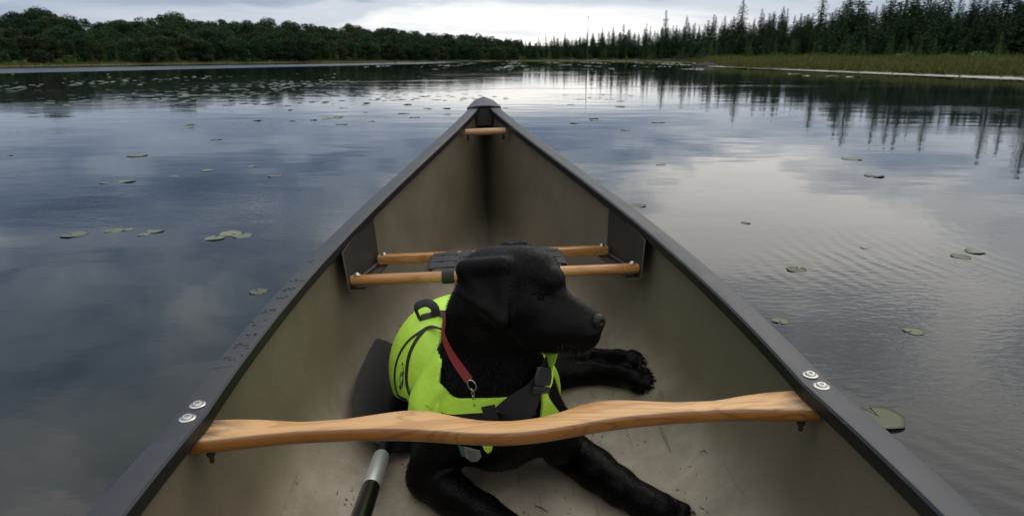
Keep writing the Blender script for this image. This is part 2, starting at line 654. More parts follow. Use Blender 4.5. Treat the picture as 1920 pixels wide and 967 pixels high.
def build_water():
    poly = waterline()
    cx = sum(p[0] for p in poly) / len(poly)
    cy = sum(p[1] for p in poly) / len(poly)
    N = 240
    ang = np.array([math.atan2(p[1] - cy, p[0] - cx) for p in poly])
    rad = np.array([math.hypot(p[0] - cx, p[1] - cy) for p in poly])
    o = np.argsort(ang)
    ang, rad = ang[o], rad[o]
    # denser rays toward the pointed ends
    base = np.unique(np.concatenate([ang, np.linspace(-math.pi, math.pi, 200, endpoint=False)]))
    rr = np.interp(base, ang, rad, period=2 * math.pi)
    n = len(base)
    V, F = [], []
    radii = [None, 3.2, 5, 9, 18, 40, 90, 200, 420]
    for k, Rk in enumerate(radii):
        for a, r in zip(base, rr):
            q = r if Rk is None else Rk
            V.append((cx + q * math.cos(a), cy + q * math.sin(a), 0))
    for k in range(len(radii) - 1):
        for j in range(n):
            a, b = k * n + j, k * n + (j + 1) % n
            F.append((a, a + n, b + n, b))
    w = mk('lake_water', V, F, M['water'])
    w['kind'] = 'structure'
    w['label'] = 'calm dark lake mirroring the clouds and the shore'


build_water()

# ------------------------------------------------------------------ terrain: a polar sheet from the shoreline outward
SHORE = [(-180, 90), (-110, 75), (-75, 62), (-44.1, 65.9), (-36.4, 76.7), (-28.6, 92.9), (-19.4, 113.9), (-9.2, 137.8), (0.0, 170.2), (8.3, 172.0),
         (14.2, 123.8), (15.9, 68.3), (18.7, 55.1), (26.2, 42.8), (32.9, 36.1), (36.6, 33.7), (46.1, 28.3), (75, 30), (110, 55), (180, 90)]
MARSH = [(-180, 5), (-44, 3), (-20, 4), (-5, 7), (5, 10), (14, 16), (17, 48), (22, 44), (30, 36), (40, 34), (60, 30), (110, 10), (180, 5)]


def interp(tab, a):
    return float(np.interp(a, [q[0] for q in tab], [q[1] for q in tab]))


def shore_r(a):
    return interp(SHORE, a) * (1 + .02 * noise.noise((a * .35, 3.3, 0)) + .012 * noise.noise((a * 1.4, 8.3, 0)))


def ground_h(a, d):
    """height above the water at d metres behind the shoreline"""
    if d < 0:
        return max(-.8, d * .15)
    m = interp(MARSH, a)
    h = .05 + .009 * d + .03 * noise.noise((a * .8, d * .1, 0))
    if d > m:
        h += min(2.2, (d - m) * .045) + max(0, d - m - 60) * .02
    return h


def polar(a, r, z=0.0):
    return (r * math.sin(R_(a)), r * math.cos(R_(a)), z)


def build_terrain():
    angs = list(np.arange(-180, -50, 4)) + list(np.arange(-50, 50, .5)) + list(np.arange(50, 180, 4))
    ds = [-14, -4, -1.2, -.3, .15, .8, 2, 4, 7, 11, 16, 22, 30, 40, 55, 75, 100, 140, 200, 320, 600, 1200, 3000]
    V, F = [], []
    for d in ds:
        for a in angs:
            r = shore_r(a) + d
            h = ground_h(a, d)
            if d > 300: h = ground_h(a, 140)
            V.append(polar(a, r, h))
    n = len(angs)
    for k in range(len(ds) - 1):
        for j in range(n):
            a, b = k * n + j, k * n + (j + 1) % n
            F.append((a, a + n, b + n, b))
    g = mk('ground', V, F, M['soil'])
    tag(g, 'low marshy ground rising behind the lake shore', kind='structure')


build_terrain()

# ------------------------------------------------------------------ vegetation builders
def leaf_cards(centres, size, jitter_up=.0, rs=None, flat=.0):
    """numpy: one small bent quad per centre, random orientation -> verts, faces"""
    rs = rs or rng
    n = len(centres)
    nrm = rs.normal(size=(n, 3))
    nrm[:, 2] = np.abs(nrm[:, 2]) * (1 + flat * 3) + jitter_up
    nrm /= np.linalg.norm(nrm, axis=1)[:, None]
    a = np.cross(nrm, rs.normal(size=(n, 3)))
    a /= np.linalg.norm(a, axis=1)[:, None] + 1e-9
    b = np.cross(nrm, a)
    s = (size * (.6 + .8 * rs.random(n)))[:, None] if np.isscalar(size) else (size * (.6 + .8 * rs.random(n)))[:, None]
    c = centres
    v = np.stack([c - a * s, c + b * s * .6, c + a * s, c - b * s * .6], axis=1).reshape(-1, 3)
    f = np.arange(4 * n).reshape(n, 4)
    return v, f


def mesh_np(name, v, f, mat):
    me = bpy.data.meshes.new(name)
    me.vertices.add(len(v))
    me.vertices.foreach_set('co', np.asarray(v, dtype=np.float32).ravel())
    k = f.shape[1]
    me.loops.add(f.size)
    me.loops.foreach_set('vertex_index', f.ravel().astype(np.int32))
    me.polygons.add(len(f))
    me.polygons.foreach_set('loop_start', (np.arange(len(f)) * k).astype(np.int32))
    me.polygons.foreach_set('loop_total', np.full(len(f), k, dtype=np.int32))
    me.materials.append(mat)
    me.update(calc_edges=True)
    me.validate()
    return me


def make_tree(name, trunk, crown):
    root = bpy.data.objects.new(name, None)
    COL.objects.link(root)
    link_mesh('trunk', trunk, root)
    link_mesh('crown', crown, root)
    return root


def trunk_mesh(h, r, lean=.02, limbs=0, seed=1, mat='bark'):
    rs = random.Random(seed)
    mb = MB()
    pts = [(lean * h * (i / 6) ** 2 * rs.uniform(.5, 1), .02 * h * rs.uniform(-1, 1) * i / 6, h * i / 6) for i in range(7)]
    mb.tube(pts, [r * (1.15 - i / 6.4) for i in range(7)], n=6)
    for i in range(limbs):
        t = rs.uniform(.3, .85)
        a = rs.uniform(0, 6.28)
        p = Vector(pts[int(t * 6)])
        ln = h * rs.uniform(.2, .35)
        q = p + Vector((math.cos(a) * ln, math.sin(a) * ln, ln * .8))
        mb.tube([p, p.lerp(q, .5) + Vector((0, 0, -.05 * ln)), q], [r * .45, r * .3, r * .1], n=5)
    me = bpy.data.meshes.new('trunk')
    me.from_pydata(mb.v, [], mb.f)
    me.materials.append(M[mat])
    return me


def broadleaf(seed, mat):
    """unit-height (1 m) crown and trunk"""
    rs = np.random.default_rng(seed)
    cs = []
    lobes = 22
    for i in range(lobes):
        t = (i + rs.random()) / lobes
        zc = .10 + .76 * t
        rad = .27 * math.sqrt(max(.05, 1 - ((zc - .46) / .52) ** 2))
        a = rs.random() * 6.283
        c = np.array([math.cos(a) * rad * rs.random() ** .4, math.sin(a) * rad * rs.random() ** .4, zc])
        lr = .10 + .08 * rs.random()
        n = 270
        d = rs.normal(size=(n, 3))
        d /= np.linalg.norm(d, axis=1)[:, None]
        rr = lr * (.55 + .5 * rs.random(n))
        cs.append(c + d * rr[:, None] * [1, 1, .8])
    c = np.concatenate(cs)
    v, f = leaf_cards(c, .0175, rs=rs)
    return mesh_np('crown', v, f, M[mat])


def conifer(seed, mat, width=.17, dens=1.0, bare=.12, gap=.1):
    """unit-height spire with drooping whorls"""
    rs = np.random.default_rng(seed)
    cs, sz = [], []
    z = bare
    while z < .985:
        t = (z - bare) / (1 - bare)
        L = width * (1 - t) ** .85 * (.7 + .5 * rs.random()) + .008
        if rs.random() < gap: L *= .5
        nb = int(5 + 3 * (1 - t))
        a0 = rs.random() * 6.28
        for b in range(nb):
            a = a0 + 6.283 * b / nb + rs.normal() * .25
            l = L * (.65 + .5 * rs.random())
            k = max(3, int(38 * dens * l / width))
            q = rs.random(k) ** .8
            w = (rs.random(k) - .5) * .35 * l * (1 - .4 * q)
            cx = math.cos(a) * q * l - math.sin(a) * w
            cy = math.sin(a) * q * l + math.cos(a) * w
            cz = z - .32 * l * q ** 1.4 + .10 * l * q ** 4 - rs.random(k) * .014
            cs.append(np.stack([cx, cy, cz], 1))
            sz.append(np.full(k, .0082 + .0050 * (1 - t)))
        z += .026 + .018 * (1 - t) * (.6 + .8 * rs.random())
    # needles hugging the leader
    k = 60
    zz = bare + (1 - bare) * rs.random(k)
    cs.append(np.stack([rs.normal(size=k) * .008, rs.normal(size=k) * .008, zz], 1))
    sz.append(np.full(k, .01))
    c = np.concatenate(cs)
    s = np.concatenate(sz)
    v, f = leaf_cards(c, s, rs=rs, flat=.4)
    return mesh_np('crown', v, f, M[mat])


BROAD = [(trunk_mesh(.8, .022, .03, 5, 10 + i), broadleaf(20 + i, 'broad' if i % 3 else 'broad2')) for i in range(6)]
SPR = [(trunk_mesh(.97, .010, .01, 0, 40 + i), conifer(50 + i, 'spruce', w, d, b, g))
       for i, (w, d, b, g) in enumerate([(.22, 1.3, .03, .1), (.18, 1.2, .04, .15), (.26, 1.4, .03, .1), (.16, 1.1, .05, .25), (.30, 1.5, .03, .1)])]
LAR = [(trunk_mesh(.97, .010, .02, 0, 70 + i), conifer(80 + i, 'larch', w, .7, .06, .15)) for i, w in enumerate([.20, .26, .16])]


def plant_tree(kind, variants, a, r, h, wide=1.0, label=None, cat='tree', group=None, z=None, vi=None):
    tr, cr = variants[rng.integers(len(variants)) if vi is None else vi]
    root = make_tree(kind, tr, cr)
    d = r - shore_r(a)
    root.location = polar(a, r, ground_h(a, d) - .05 if z is None else z)
    root.rotation_euler = (rng.normal() * .012, rng.normal() * .012, rng.random() * 6.28)
    root.scale = (h * wide, h * wide, h)
    tag(root, label, cat, group)
    return root


SKY = [(-60, .048), (-41.1, 0.0491), (-37.5, 0.0483), (-35.8, 0.0505), (-34.0, 0.0575), (-32.6, 0.0537), (-30.5, 0.0457), (-28.1, 0.0487),
       (-25.5, 0.0562), (-24.3, 0.0516), (-22.9, 0.0522), (-19.1, 0.0522), (-16.2, 0.0489), (-13.6, 0.0447), (-12.8, 0.0469), (-9.4, 0.0418),
       (-6.9, 0.0371), (-3.5, 0.0337), (-1.3, 0.0309), (0.7, 0.0266), (1.7, 0.0280), (4.3, 0.0308), (7.3, 0.0363), (9.0, 0.0404), (10.7, 0.0416),
       (12.3, 0.0484), (14.0, 0.0494), (16.0, 0.0544), (18.1, 0.0572), (19.5, 0.0587), (21.0, 0.0620), (22.9, 0.062), (24.6, 0.0700),
       (26.7, 0.0730), (28.1, 0.0730), (31.5, 0.0740), (33.5, 0.0760), (35.2, 0.0780), (37.4, 0.0830), (41.0, 0.0847), (60, .084)]
SPIKE = [(4.3, 0.0351), (7.3, 0.0420), (8.2, 0.0434), (9.0, 0.0475), (10.8, 0.0472), (12.3, 0.0643), (13.9, 0.0563), (15.9, 0.0585), (16.8, 0.0556),
         (18.0, 0.0766), (19.4, 0.0640), (20.9, 0.0661), (23.6, 0.0817), (26.1, 0.1010), (25.5, 0.0909), (28.1, 0.0975), (28.9, 0.0973),
         (29.7, 0.1005), (30.2, 0.0827), (31.3, 0.0985), (34.9, 0.1101), (35.8, 0.0990), (37.2, 0.1226)]


def top_h(slope, r, a):
    return CAM_H + slope * r - ground_h(a, r - shore_r(a))


def build_forest():
    # left shore: mixed broadleaf hill in rows
    n = 0
    for row, (back, fac, st) in enumerate([(4, .55, 1.9), (11, .74, 1.9), (20, .90, 1.8), (30, 1.0, 1.6)]):
        a = -44.0 + row * .6
        while a < .5:
            base_r = shore_r(a)
            r = base_r + back + rng.uniform(-2, 3)
            f = fac if row == 3 else fac * rng.uniform(.88, 1.08)
            h = top_h(interp(SKY, a) * f * (rng.uniform(.93, 1.04)), r, a)
            lab = ['broadleaf tree at the foot of the forest on the left shore', 'rounded broadleaf tree midway up the forest on the left shore',
                   'rounded broadleaf tree below the skyline of the left shore', 'broadleaf tree crowning the skyline of the left shore'][row]
            plant_tree('broadleaf_tree', BROAD, a, r, h, rng.uniform(1.1, 1.5) * (1.0 if row else 1.15), lab, 'tree', 'broadleaf trees of the left shore')
            n += 1
            a += st * (h / 4.6) * (70 / r) * rng.uniform(.75, 1.15) * 1.15
    for (a, s) in [(-34.0, .0600), (-25.5, .0590), (-12.8, .0490)]:
        r = shore_r(a) + 36
        plant_tree('broadleaf_tree', BROAD, a, r, top_h(s, r, a), 1.1,
                   {-34.0: 'tall broadleaf tree making the highest hump at the far left of the skyline', -25.5: 'broadleaf tree standing proud of the skyline midway along the left shore',
                    -12.8: 'broadleaf tree poking above the skyline where the left hill slopes down'}[a], 'tree', 'broadleaf trees of the left shore')
    # small conifers and saplings at the foot of the left forest
    a = -43
    while a < 1:
        r = shore_r(a) + rng.uniform(1.5, 5)
        h = top_h(interp(SKY, a) * rng.uniform(.16, .42), r, a)
        plant_tree('shore_sapling', LAR if rng.random() < .6 else SPR, a, r, max(.9, h), 1.3, 'small conical sapling at the water edge of the left shore', 'sapling', 'saplings along the left shore')
        a += rng.uniform(.5, 1.2)
    # centre and right: spruces
    cnt = 0
    rows = [(2, .42, 1.25), (8, .66, 1.15), (16, .84, 1.1), (26, .98, 1.0)]
    for row, (back, fac, st) in enumerate(rows):
        a = -1.0 + row * .2
        while a < 46:
            r = shore_r(a) + interp(MARSH, a) + back + rng.uniform(-1.5, 2)
            fat = [1.7, 1.9, 1.7, 1.15][row]
            if row == 0 and rng.random() < .35:
                a += st
                continue
            f = fac * rng.uniform(.80, 1.06)
            h = top_h(interp(SKY, a) * f, r, a)
            lab = ['low spruce in front of the taller spruces on the right shore', 'spruce within the dark forest on the right shore',
                   'spruce deep in the dark forest on the right shore', 'slender spruce on the skyline of the right shore'][row]
            plant_tree('spruce_tree', SPR, a, r, h, fat * rng.uniform(.85, 1.3), lab, 'tree', 'spruces of the right shore')
            cnt += 1
            a += st * rng.uniform(.55, 1.3) * (1.25 if a < 14 and row < 3 else 1) * 80 / r * max(.55, h / 5.5)
    names = {12.3: 'tall thin spruce standing alone above the skyline right of the dead snag',
             18.0: 'tallest shaggy spruce on the skyline, cut by the top edge of the picture'}
    for (a, s) in SPIKE:
        r = shore_r(a) + interp(MARSH, a) + 20 + rng.uniform(-3, 3)
        big = a in (18.0, 26.1, 37.2, 23.6)
        plant_tree('spruce_tree', SPR, a, r, top_h(s, r, a), 1.45 if big else 1.15, names.get(a, 'tall pointed spruce rising above its neighbours on the right shore'),
                   'tree', 'spruces of the right shore', vi=2 if big else int(rng.integers(2)))
    # yellow-green larches before the forest
    for k in range(110):
        a = rng.uniform(0, 45)
        r = shore_r(a) + interp(MARSH, a) + rng.uniform(-6 if a > 16 else 0, 5)
        h = top_h(interp(SKY, a) * rng.uniform(.12, .45), r, a)
        plant_tree('larch_tree', LAR, a, r, max(.8, h), 1.1, 'light green young larch in front of the dark spruces', 'tree', 'young larches before the right forest')
    # the closed forest behind and between the single trees
    Vs, Fs, off = [], [], 0
    for (a0, a1, variants, base) in ((-44, 2, BROAD, 8), (-1, 46, SPR, 5)):
        right = variants is SPR
        me_data = []
        for tr, cr in variants:
            co = np.empty(len(cr.vertices) * 3, np.float32)
            cr.vertices.foreach_get('co', co)
            fi = np.empty(len(cr.polygons) * 4, np.int32)
            cr.polygons.foreach_get('vertices', fi)
            me_data.append((co.reshape(-1, 3), fi.reshape(-1, 4)))
        V, F, off = [], [], 0
        for k in range(330 if right else 90):
            a = rng.uniform(a0, a1)
            back = rng.uniform(base, 34)
            r = shore_r(a) + (interp(MARSH, a) if right else 0) + back
            h = top_h(interp(SKY, a) * (.58 + (.44 if right else .40) * (back - base) / (34 - base)) * rng.uniform(.86, 1.03), r, a)
            co, fi = me_data[rng.integers(len(me_data))]
            th = rng.random() * 6.28
            wd = h * rng.uniform(1.5, 2.3) if right else h * rng.uniform(1.2, 1.6)
            x = (co[:, 0] * math.cos(th) - co[:, 1] * math.sin(th)) * wd
            y = (co[:, 0] * math.sin(th) + co[:, 1] * math.cos(th)) * wd
            p = polar(a, r, ground_h(a, r - shore_r(a)))
            V.append(np.stack([x + p[0], y + p[1], co[:, 2] * h + p[2]], 1))
            F.append(fi + off)
            off += len(co)
        o = link_mesh('forest', mesh_np('forest', np.concatenate(V), np.concatenate(F), M['spruce' if right else 'broad']))
        tag(o, 'dense dark conifer forest closing the gaps behind the single spruces' if right else 'dense broadleaf forest filling the hill on the left shore', 'forest', kind='stuff')
    # dead snag
    a, r = 6.15, 178.0
    h = top_h(.0575, r, a)
    mb = MB()
    mb.tube([(0, 0, 0), (.03 * h / 9, 0, h * .5), (0, .02, h * .9), (.02, 0, h)], [.13, .10, .06, .03], n=7)
    for i in range(9):
        z = h * rng.uniform(.35, .95)
        an = rng.uniform(0, 6.28)
        l = rng.uniform(.15, .5)
        mb.tube([(0, 0, z), (math.cos(an) * l, math.sin(an) * l, z + .1 * rng.uniform(-1, 1))], [.035, .012], n=5)
    mb.lathe((0, 0, h * .955), [(.03, -.16), (.20, -.08), (.24, .03), (.14, .14), (.03, .18)], n=9)
    s = mb.build('dead_snag', M['dead'])
    s.location = polar(a, r, ground_h(a, r - shore_r(a)))
    tag(s, 'bare dead snag rising above the low centre skyline with a tuft at its top', 'tree')


build_forest()


def build_marsh():
    """sedge between the water's edge and the forest: too many blades to count"""
    n = 62000
    a = np.where(rng.random(n) < .70, rng.uniform(13.5, 46, n), rng.uniform(-45, 13.5, n))
    d = rng.random(n) ** 1.25
    cs, hh = [], []
    for i in range(n):
        ai = float(a[i])
        m = interp(MARSH, ai)
        di = .1 + d[i] * m
        r = shore_r(ai) + di
        cs.append(polar(ai, r, ground_h(ai, di) - .02))
        pf = .5 + .5 * noise.noise((ai * .5, di * .18, 4))
        hh.append((.22 + .42 * pf) * rng.uniform(.6, 1.2) * (1 if ai > 14 else .75) * (.55 + .45 * min(1, di / 2.5)) * (1 + .7 * min(1, di / 38)))
    c = np.array(cs)
    h = np.array(hh)
    th = rng.random(n) * 6.283
    w = .035 * rng.uniform(.6, 1.5, n)
    ux = np.stack([np.cos(th) * w, np.sin(th) * w, np.zeros(n)], 1)
    lean = rng.normal(size=(n, 2)) * .14
    tip = c + np.stack([lean[:, 0] * h * 2, lean[:, 1] * h * 2, h], 1)
    v = np.stack([c - ux, c + ux, tip], 1).reshape(-1, 3)
    f = np.arange(3 * n).reshape(n, 3)
    o = link_mesh('marsh_grass', mesh_np('marsh_grass', v, f, M['grass']))
    tag(o, 'yellow green sedge growing along the waterline before the forest', 'grass', kind='stuff')


build_marsh()


def build_shrubs():
    """low leafy shrubs in the marsh"""
    sh = []
    for i in range(3):
        rs = np.random.default_rng(300 + i)
        n = 420
        d = rs.normal(size=(n, 3))
        d /= np.linalg.norm(d, axis=1)[:, None]
        c = d * (.5 * (.6 + .45 * rs.random(n)))[:, None] * [1, 1, .75] + [0, 0, .42]
        v, f = leaf_cards(c, .055, rs=rs)
        sh.append(mesh_np('shrub', v, f, M['larch'] if i else M['broad2']))
    for k in range(90):
        a = rng.uniform(-44, 46)
        m = interp(MARSH, a)
        d = m * rng.uniform(.75, 1.05)
        o = link_mesh('marsh_shrub', sh[k % 3])
        o.location = polar(a, shore_r(a) + d, ground_h(a, d))
        s = rng.uniform(.5, 1.3)
        o.scale = (s * 1.3, s * 1.3, s)
        o.rotation_euler = (0, 0, rng.random() * 6.28)
        tag(o, 'low rounded shrub at the back of the marsh' if a > 5 else 'low rounded shrub along the foot of the forest', 'shrub', 'shrubs along the forest edge' if a > 5 else 'shrubs at the foot of the left forest')
    # beaver lodge at the marsh point
    mb = MB()
    for i in range(260):
        t = rng.random() * 6.283
        q = rng.random() ** .5
        x, y = math.cos(t) * q * 1.5, math.sin(t) * q * .9
        z = .48 * (1 - q * q)
        dv = Vector((rng.normal(), rng.normal(), .25 * rng.normal())).normalized() * rng.uniform(.12, .4)
        mb.tube([Vector((x, y, z)) - dv, Vector((x, y, z)) + dv], [.02, .012], n=4)
    mb.lathe((0, 0, -.1), [(1.55, 0), (1.3, .2), (.9, .42), (.4, .55), (.05, .58)], n=18)
    o = mb.build('beaver_lodge', M['mud'], sharp=0)
    o.location = polar(15.6, 67.5, 0)
    o.scale = (1, .7, .75)
    tag(o, 'dark mound of sticks and mud at the tip of the grassy marsh', 'mound')


build_shrubs()

# ------------------------------------------------------------------ lily pads
def pad_mesh(seed, mat, lift=0.0):
    rs = random.Random(seed)
    N = 30
    notch = rs.uniform(0, 6.28)
    V = [(0, 0, .02)]
    F = []
    rings = 4
    idx = []
    for k in range(1, rings + 1):
        row = []
        for j in range(N + 1):
            t = notch + .16 + (2 * math.pi - .32) * j / N
            q = k / rings
            r = q * (1 + .04 * math.sin(3 * t + seed) + .03 * math.sin(7 * t))
            z = .02 + .03 * q * q * math.sin(2 * t + seed) * .6
            if k == rings:
                z += .05 * max(0, math.sin(2 * t + seed * 1.7)) + lift * max(0, math.cos(t - notch - 2))
            row.append(len(V))
            V.append((r * math.cos(t), r * math.sin(t), z))
        idx.append(row)
    for j in range(N):
        F.append((0, idx[0][j], idx[0][j + 1]))
        for k in range(rings - 1):
            F.append((idx[k][j], idx[k + 1][j], idx[k + 1][j + 1], idx[k][j + 1]))
    n = len(V)
    V += [(x, y, z - .012) for x, y, z in V]
    F += [tuple(i + n for i in f[::-1]) for f in F]
    rim = [0] + idx[-1]
    inner0, inner1 = [r[0] for r in idx], [r[-1] for r in idx]
    loop = [0] + inner0 + idx[-1][1:] + inner1[::-1][1:]
    for i in range(len(loop)):
        a, b = loop[i], loop[(i + 1) % len(loop)]
        F.append((a, b, b + n, a + n))
    me = bpy.data.meshes.new('lily_pad')
    me.from_pydata(V, [], F)
    me.materials.append(M[mat])
    me.polygons.foreach_set('use_smooth', [True] * len(me.polygons))
    return me


PADS = [pad_mesh(i, 'pad', .12 if i == 2 else 0) for i in range(5)] + [pad_mesh(9, 'pad_brown', .0), pad_mesh(11, 'pad_brown', .03)]


def pad(x, y, r, label, group=None, vi=None, tilt=.0):
    o = link_mesh('lily_pad', PADS[int(rng.integers(5)) if vi is None else vi])
    o.location = (x, y, .0006)
    o.scale = (r, r, r)
    o.rotation_euler = (rng.normal() * tilt, rng.normal() * tilt, rng.random() * 6.28)
    tag(o, label, 'lily pad', group)
    return o


NEAR = [(-1.94, 2.86, .054, 'leftmost big green lily pad of the row beside the canoe', 0), (-1.80, 2.93, .041, 'lily pad second from the left in the row beside the canoe', 1),
        (-1.75, 2.95, .024, 'tiny lily pad tucked against the second pad of the row', 3), (-1.63, 2.86, .026, 'small lily pad third from the left in the row beside the canoe', 1),
        (-1.61, 2.92, .036, 'lily pad just behind the small third pad of the row', 0), (-1.29, 2.80, .042, 'lily pad at the left of the cluster of three nearest the canoe', 3),
        (-1.25, 2.875, .045, 'lily pad at the back of the cluster of three nearest the canoe', 4), (-1.185, 2.84, .042, 'lily pad at the right of the cluster of three nearest the canoe', 0),
        (-.85, 2.11, .030, 'small lily pad close to the left gunwale near the bow seat', 6), (.80, 1.29, .052, 'large dull lily pad half hidden by the right gunwale', 5),
        (1.15, 1.77, .028, 'small pale lily pad right of the canoe by the yoke', 5), (1.05, 2.35, .035, 'dull lily pad in the bright cloud reflection right of the canoe', 5),
        (1.87, 2.59, .037, 'greenish lily pad, larger of the pair at the far right edge', 1), (1.77, 2.52, .036, 'brownish lily pad, nearer of the pair at the far right edge', 5),
        (1.46, 2.65, .022, 'tiny lily pad left of the pair at the right edge', 0), (.67, 3.46, .038, 'dark curled lily pad touching the right gunwale by the bow seat', 6),
        (.80, 1.85, .026, 'small brownish lily pad beside the right gunwale behind the seat', 5), (2.63, 5.17, .075, 'wide flat leaf adrift below the tree reflections on the right', 6),
        (1.11, 3.08, .022, 'curled bit of brown pad in the pale reflection right of the bow', 6), (-2.44, 4.19, .052, 'pale lily pad in the middle distance left of the canoe', 0),
        (-2.55, 4.13, .030, 'small lily pad touching the pale pad in the middle distance', 1), (-2.12, 4.61, .045, 'round lily pad beyond the pale pair left of the canoe', 3),
        (-1.57, 4.39, .047, 'lone pale lily pad nearest the bow on the left', 0), (-1.87, 4.80, .036, 'small lily pad behind the lone pad left of the bow', 1),
        (-3.00, 5.35, .078, 'wide lily pad drifting left in front of the pad field', 3), (-2.22, 4.37, .030, 'small lily pad between the pale pair and the lone pad', 4),
        (1.09, 4.87, .035, 'small brown lily pad right of the bow tip', 5), (-4.05, 5.35, .045, 'pale lily pad at the left edge of the picture', 1),
        (-2.83, 6.44, .050, 'dark curled lily pad sticking up in front of the pad field', 6), (2.40, 4.39, .062, 'wide dark leaf in the bright reflection at the right', 6)]
for (x, y, r, lab, vi) in NEAR:
    pad(x, y, r, lab, None, vi, .02)

# scattered pads of the left field, front part as individuals
k = 0
while k < 120:
    # density grows with distance, thicker to the left
    Y = rng.uniform(6.3, 34) if rng.random() < .7 else rng.uniform(6.3, 14)
    ang = rng.uniform(-40, 0)
    X = Y * math.tan(R_(ang))
    if Y < 13 and (ang < -27 or ang > 3): continue
    if noise.noise((X * .14, Y * .10, 2.0)) < -.12: continue
    pad(X, Y, rng.uniform(.045, .085), 'lily pad in the scattered field of pads on the left', 'lily pads of the left field', None, .05)
    k += 1
for k in range(16):
    Y = rng.uniform(6.5, 16)
    X = Y * math.tan(R_(rng.uniform(3, 13)))
    pad(X, Y, rng.uniform(.05, .09), 'lily pad scattered just right of the bow', 'lily pads right of the bow', None, .05)
for (a, r) in [(22.8, 32.2), (24.9, 31.8), (26.3, 31.2), (22.2, 36.0)]:
    x, y, _ = polar(a, r)
    pad(x, y, .28, 'floating leaf patch just in front of the pad band at the right marsh', 'leaf patches before the right marsh', 0, .01)


def build_far_pads():
    V, F = [], []

    def disc(x, y, r, tz):
        n = len(V)
        for j in range(8):
            t = j * math.pi / 4
            V.append((x + r * math.cos(t), y + r * math.sin(t), .005 + tz * math.sin(t + x)))
        F.append(tuple(range(n, n + 8)))
    # dense band hugging the right marsh, thin band across the centre, and the far part of the left field
    for i in range(4600):
        a = rng.uniform(13.0, 44)
        s = shore_r(a)
        off = abs(rng.normal()) * 1.1
        if a > 36 and rng.random() < .5: continue
        q = noise.noise((a * .9, 5, 0))
        if noise.noise((a * 2.2, 9, 0)) < -.22: continue
        r = s - .2 - off * 1.2 - max(0, 3.0 * q) - (4 if a < 20 else 2.4) * rng.random()
        x, y, _ = polar(a, r)
        disc(x, y, rng.uniform(.06, .13), .012)
    for i in range(3000):
        a = rng.uniform(-12, 15.5)
        r = rng.uniform(66, shore_r(a) - .5) if rng.random() < .8 else rng.uniform(45, 70)
        if noise.noise((a * .5, r * .06, 7)) < -.05: continue
        x, y, _ = polar(a, r)
        disc(x, y, rng.uniform(.08, .16), .012)
    for i in range(800):
        a = rng.uniform(-42, -3)
        r = rng.uniform(12, 32)
        x, y, _ = polar(a, r)
        if noise.noise((x * .12, y * .08, 2.0)) < -.3 + .5 * rng.random(): continue
        disc(x, y, rng.uniform(.05, .10), .004)
    o = mk('far_lily_pads', V, F, M['pad'], smooth=False)
    tag(o, 'thin far bands of floating lily pads too many to count', 'lily pads', kind='stuff')


build_far_pads()

# ------------------------------------------------------------------ the canoe
B0 = (0.0, MID, -.832)
canoe = empty('canoe', canoe_matrix(B0))
tag(canoe, 'open tandem canoe with tan interior and charcoal gunwales, floating bow first on the lake', 'canoe')


def build_hull():
    K = 26
    SS = sorted(set([STERN + (BOW - STERN) * i / 120 for i in range(121)] +
                    [BOW - .4 * (i / 14) ** 2 for i in range(15)] + [STERN + .4 * (i / 14) ** 2 for i in range(15)]))
    V, F, Mi = [], [], []
    rows = []
    for s in SS:
        i0 = len(V)
        pin = section(s, 0, K)
        pout = section(s, .007, K)
        ring = [(-x, s, z) for x, z in pin[::-1]] + [(x, s, z) for x, z in pin[1:]]
        rout = [(x, s, z) for x, z in pout[::-1]] + [(-x, s, z) for x, z in pout[1:]]
        V += ring + rout
        rows.append((i0, len(ring), len(rout)))
    n = rows[0][1]
    tot = 2 * n
    for k in range(len(SS) - 1):
        a0, b0 = rows[k][0], rows[k + 1][0]
        for j in range(tot):
            j2 = (j + 1) % tot
            F.append((a0 + j, b0 + j, b0 + j2, a0 + j2))
            Mi.append(0 if j < n - 1 else (1 if j >= n and j < tot - 1 else 1))
    for (i0, _, _), flip in ((rows[0], 0), (rows[-1], 1)):
        f = list(range(i0, i0 + tot))
        F.append(f if flip else f[::-1])
        Mi.append(1)
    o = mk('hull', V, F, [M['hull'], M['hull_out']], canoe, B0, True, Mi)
    auto_smooth(o, 60)


build_hull()

GW = .0427


def gunwale_path():
    ss = [STERN + .02 + (BOW - STERN - .04) * i / 160 for i in range(161)]
    return ss


def build_gunwale(side):
    ss = gunwale_path()
    rings = []
    for s in ss:
        w, z = gw(s)
        w2 = gw(s + .01)[0]
        k = math.sqrt(1 + ((w2 - w) / .01) ** 2)
        k = min(k, 1.22)
        wo = w
        wi = max(w - GW * k, .0005)
        # section: rounded top box with lips (outer, top, inner)
        pr = [(wo - .001, z - .032), (wo, z - .028), (wo + .0005, z - .004), (wo - .0025, z - .0006), (wo - .006, z + .0004),
              (wi + .006, z + .0004), (wi + .0025, z - .0006), (wi, z - .004), (wi - .0002, z - .022), (wi + .001, z - .0245)]
        if wi <= .0006:
            pr = [(max(x, .0005), q) for x, q in pr]
        rings.append([(side * x, s, q) for x, q in pr])
    n = len(rings[0])
    V = [p for r in rings for p in r]
    F, Mi = [], []
    for k in range(len(rings) - 1):
        for j in range(n):
            a, b = k * n + j, k * n + (j + 1) % n
            F.append((a, b, b + n, a + n))
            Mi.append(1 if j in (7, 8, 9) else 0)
    F.append(list(range(n)))
    F.append([(len(rings) - 1) * n + j for j in range(n)][::-1])
    Mi += [0, 0]
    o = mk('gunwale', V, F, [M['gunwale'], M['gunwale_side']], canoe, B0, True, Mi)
    auto_smooth(o, 16)
    return o


g_left = build_gunwale(-1)
g_right = build_gunwale(1)


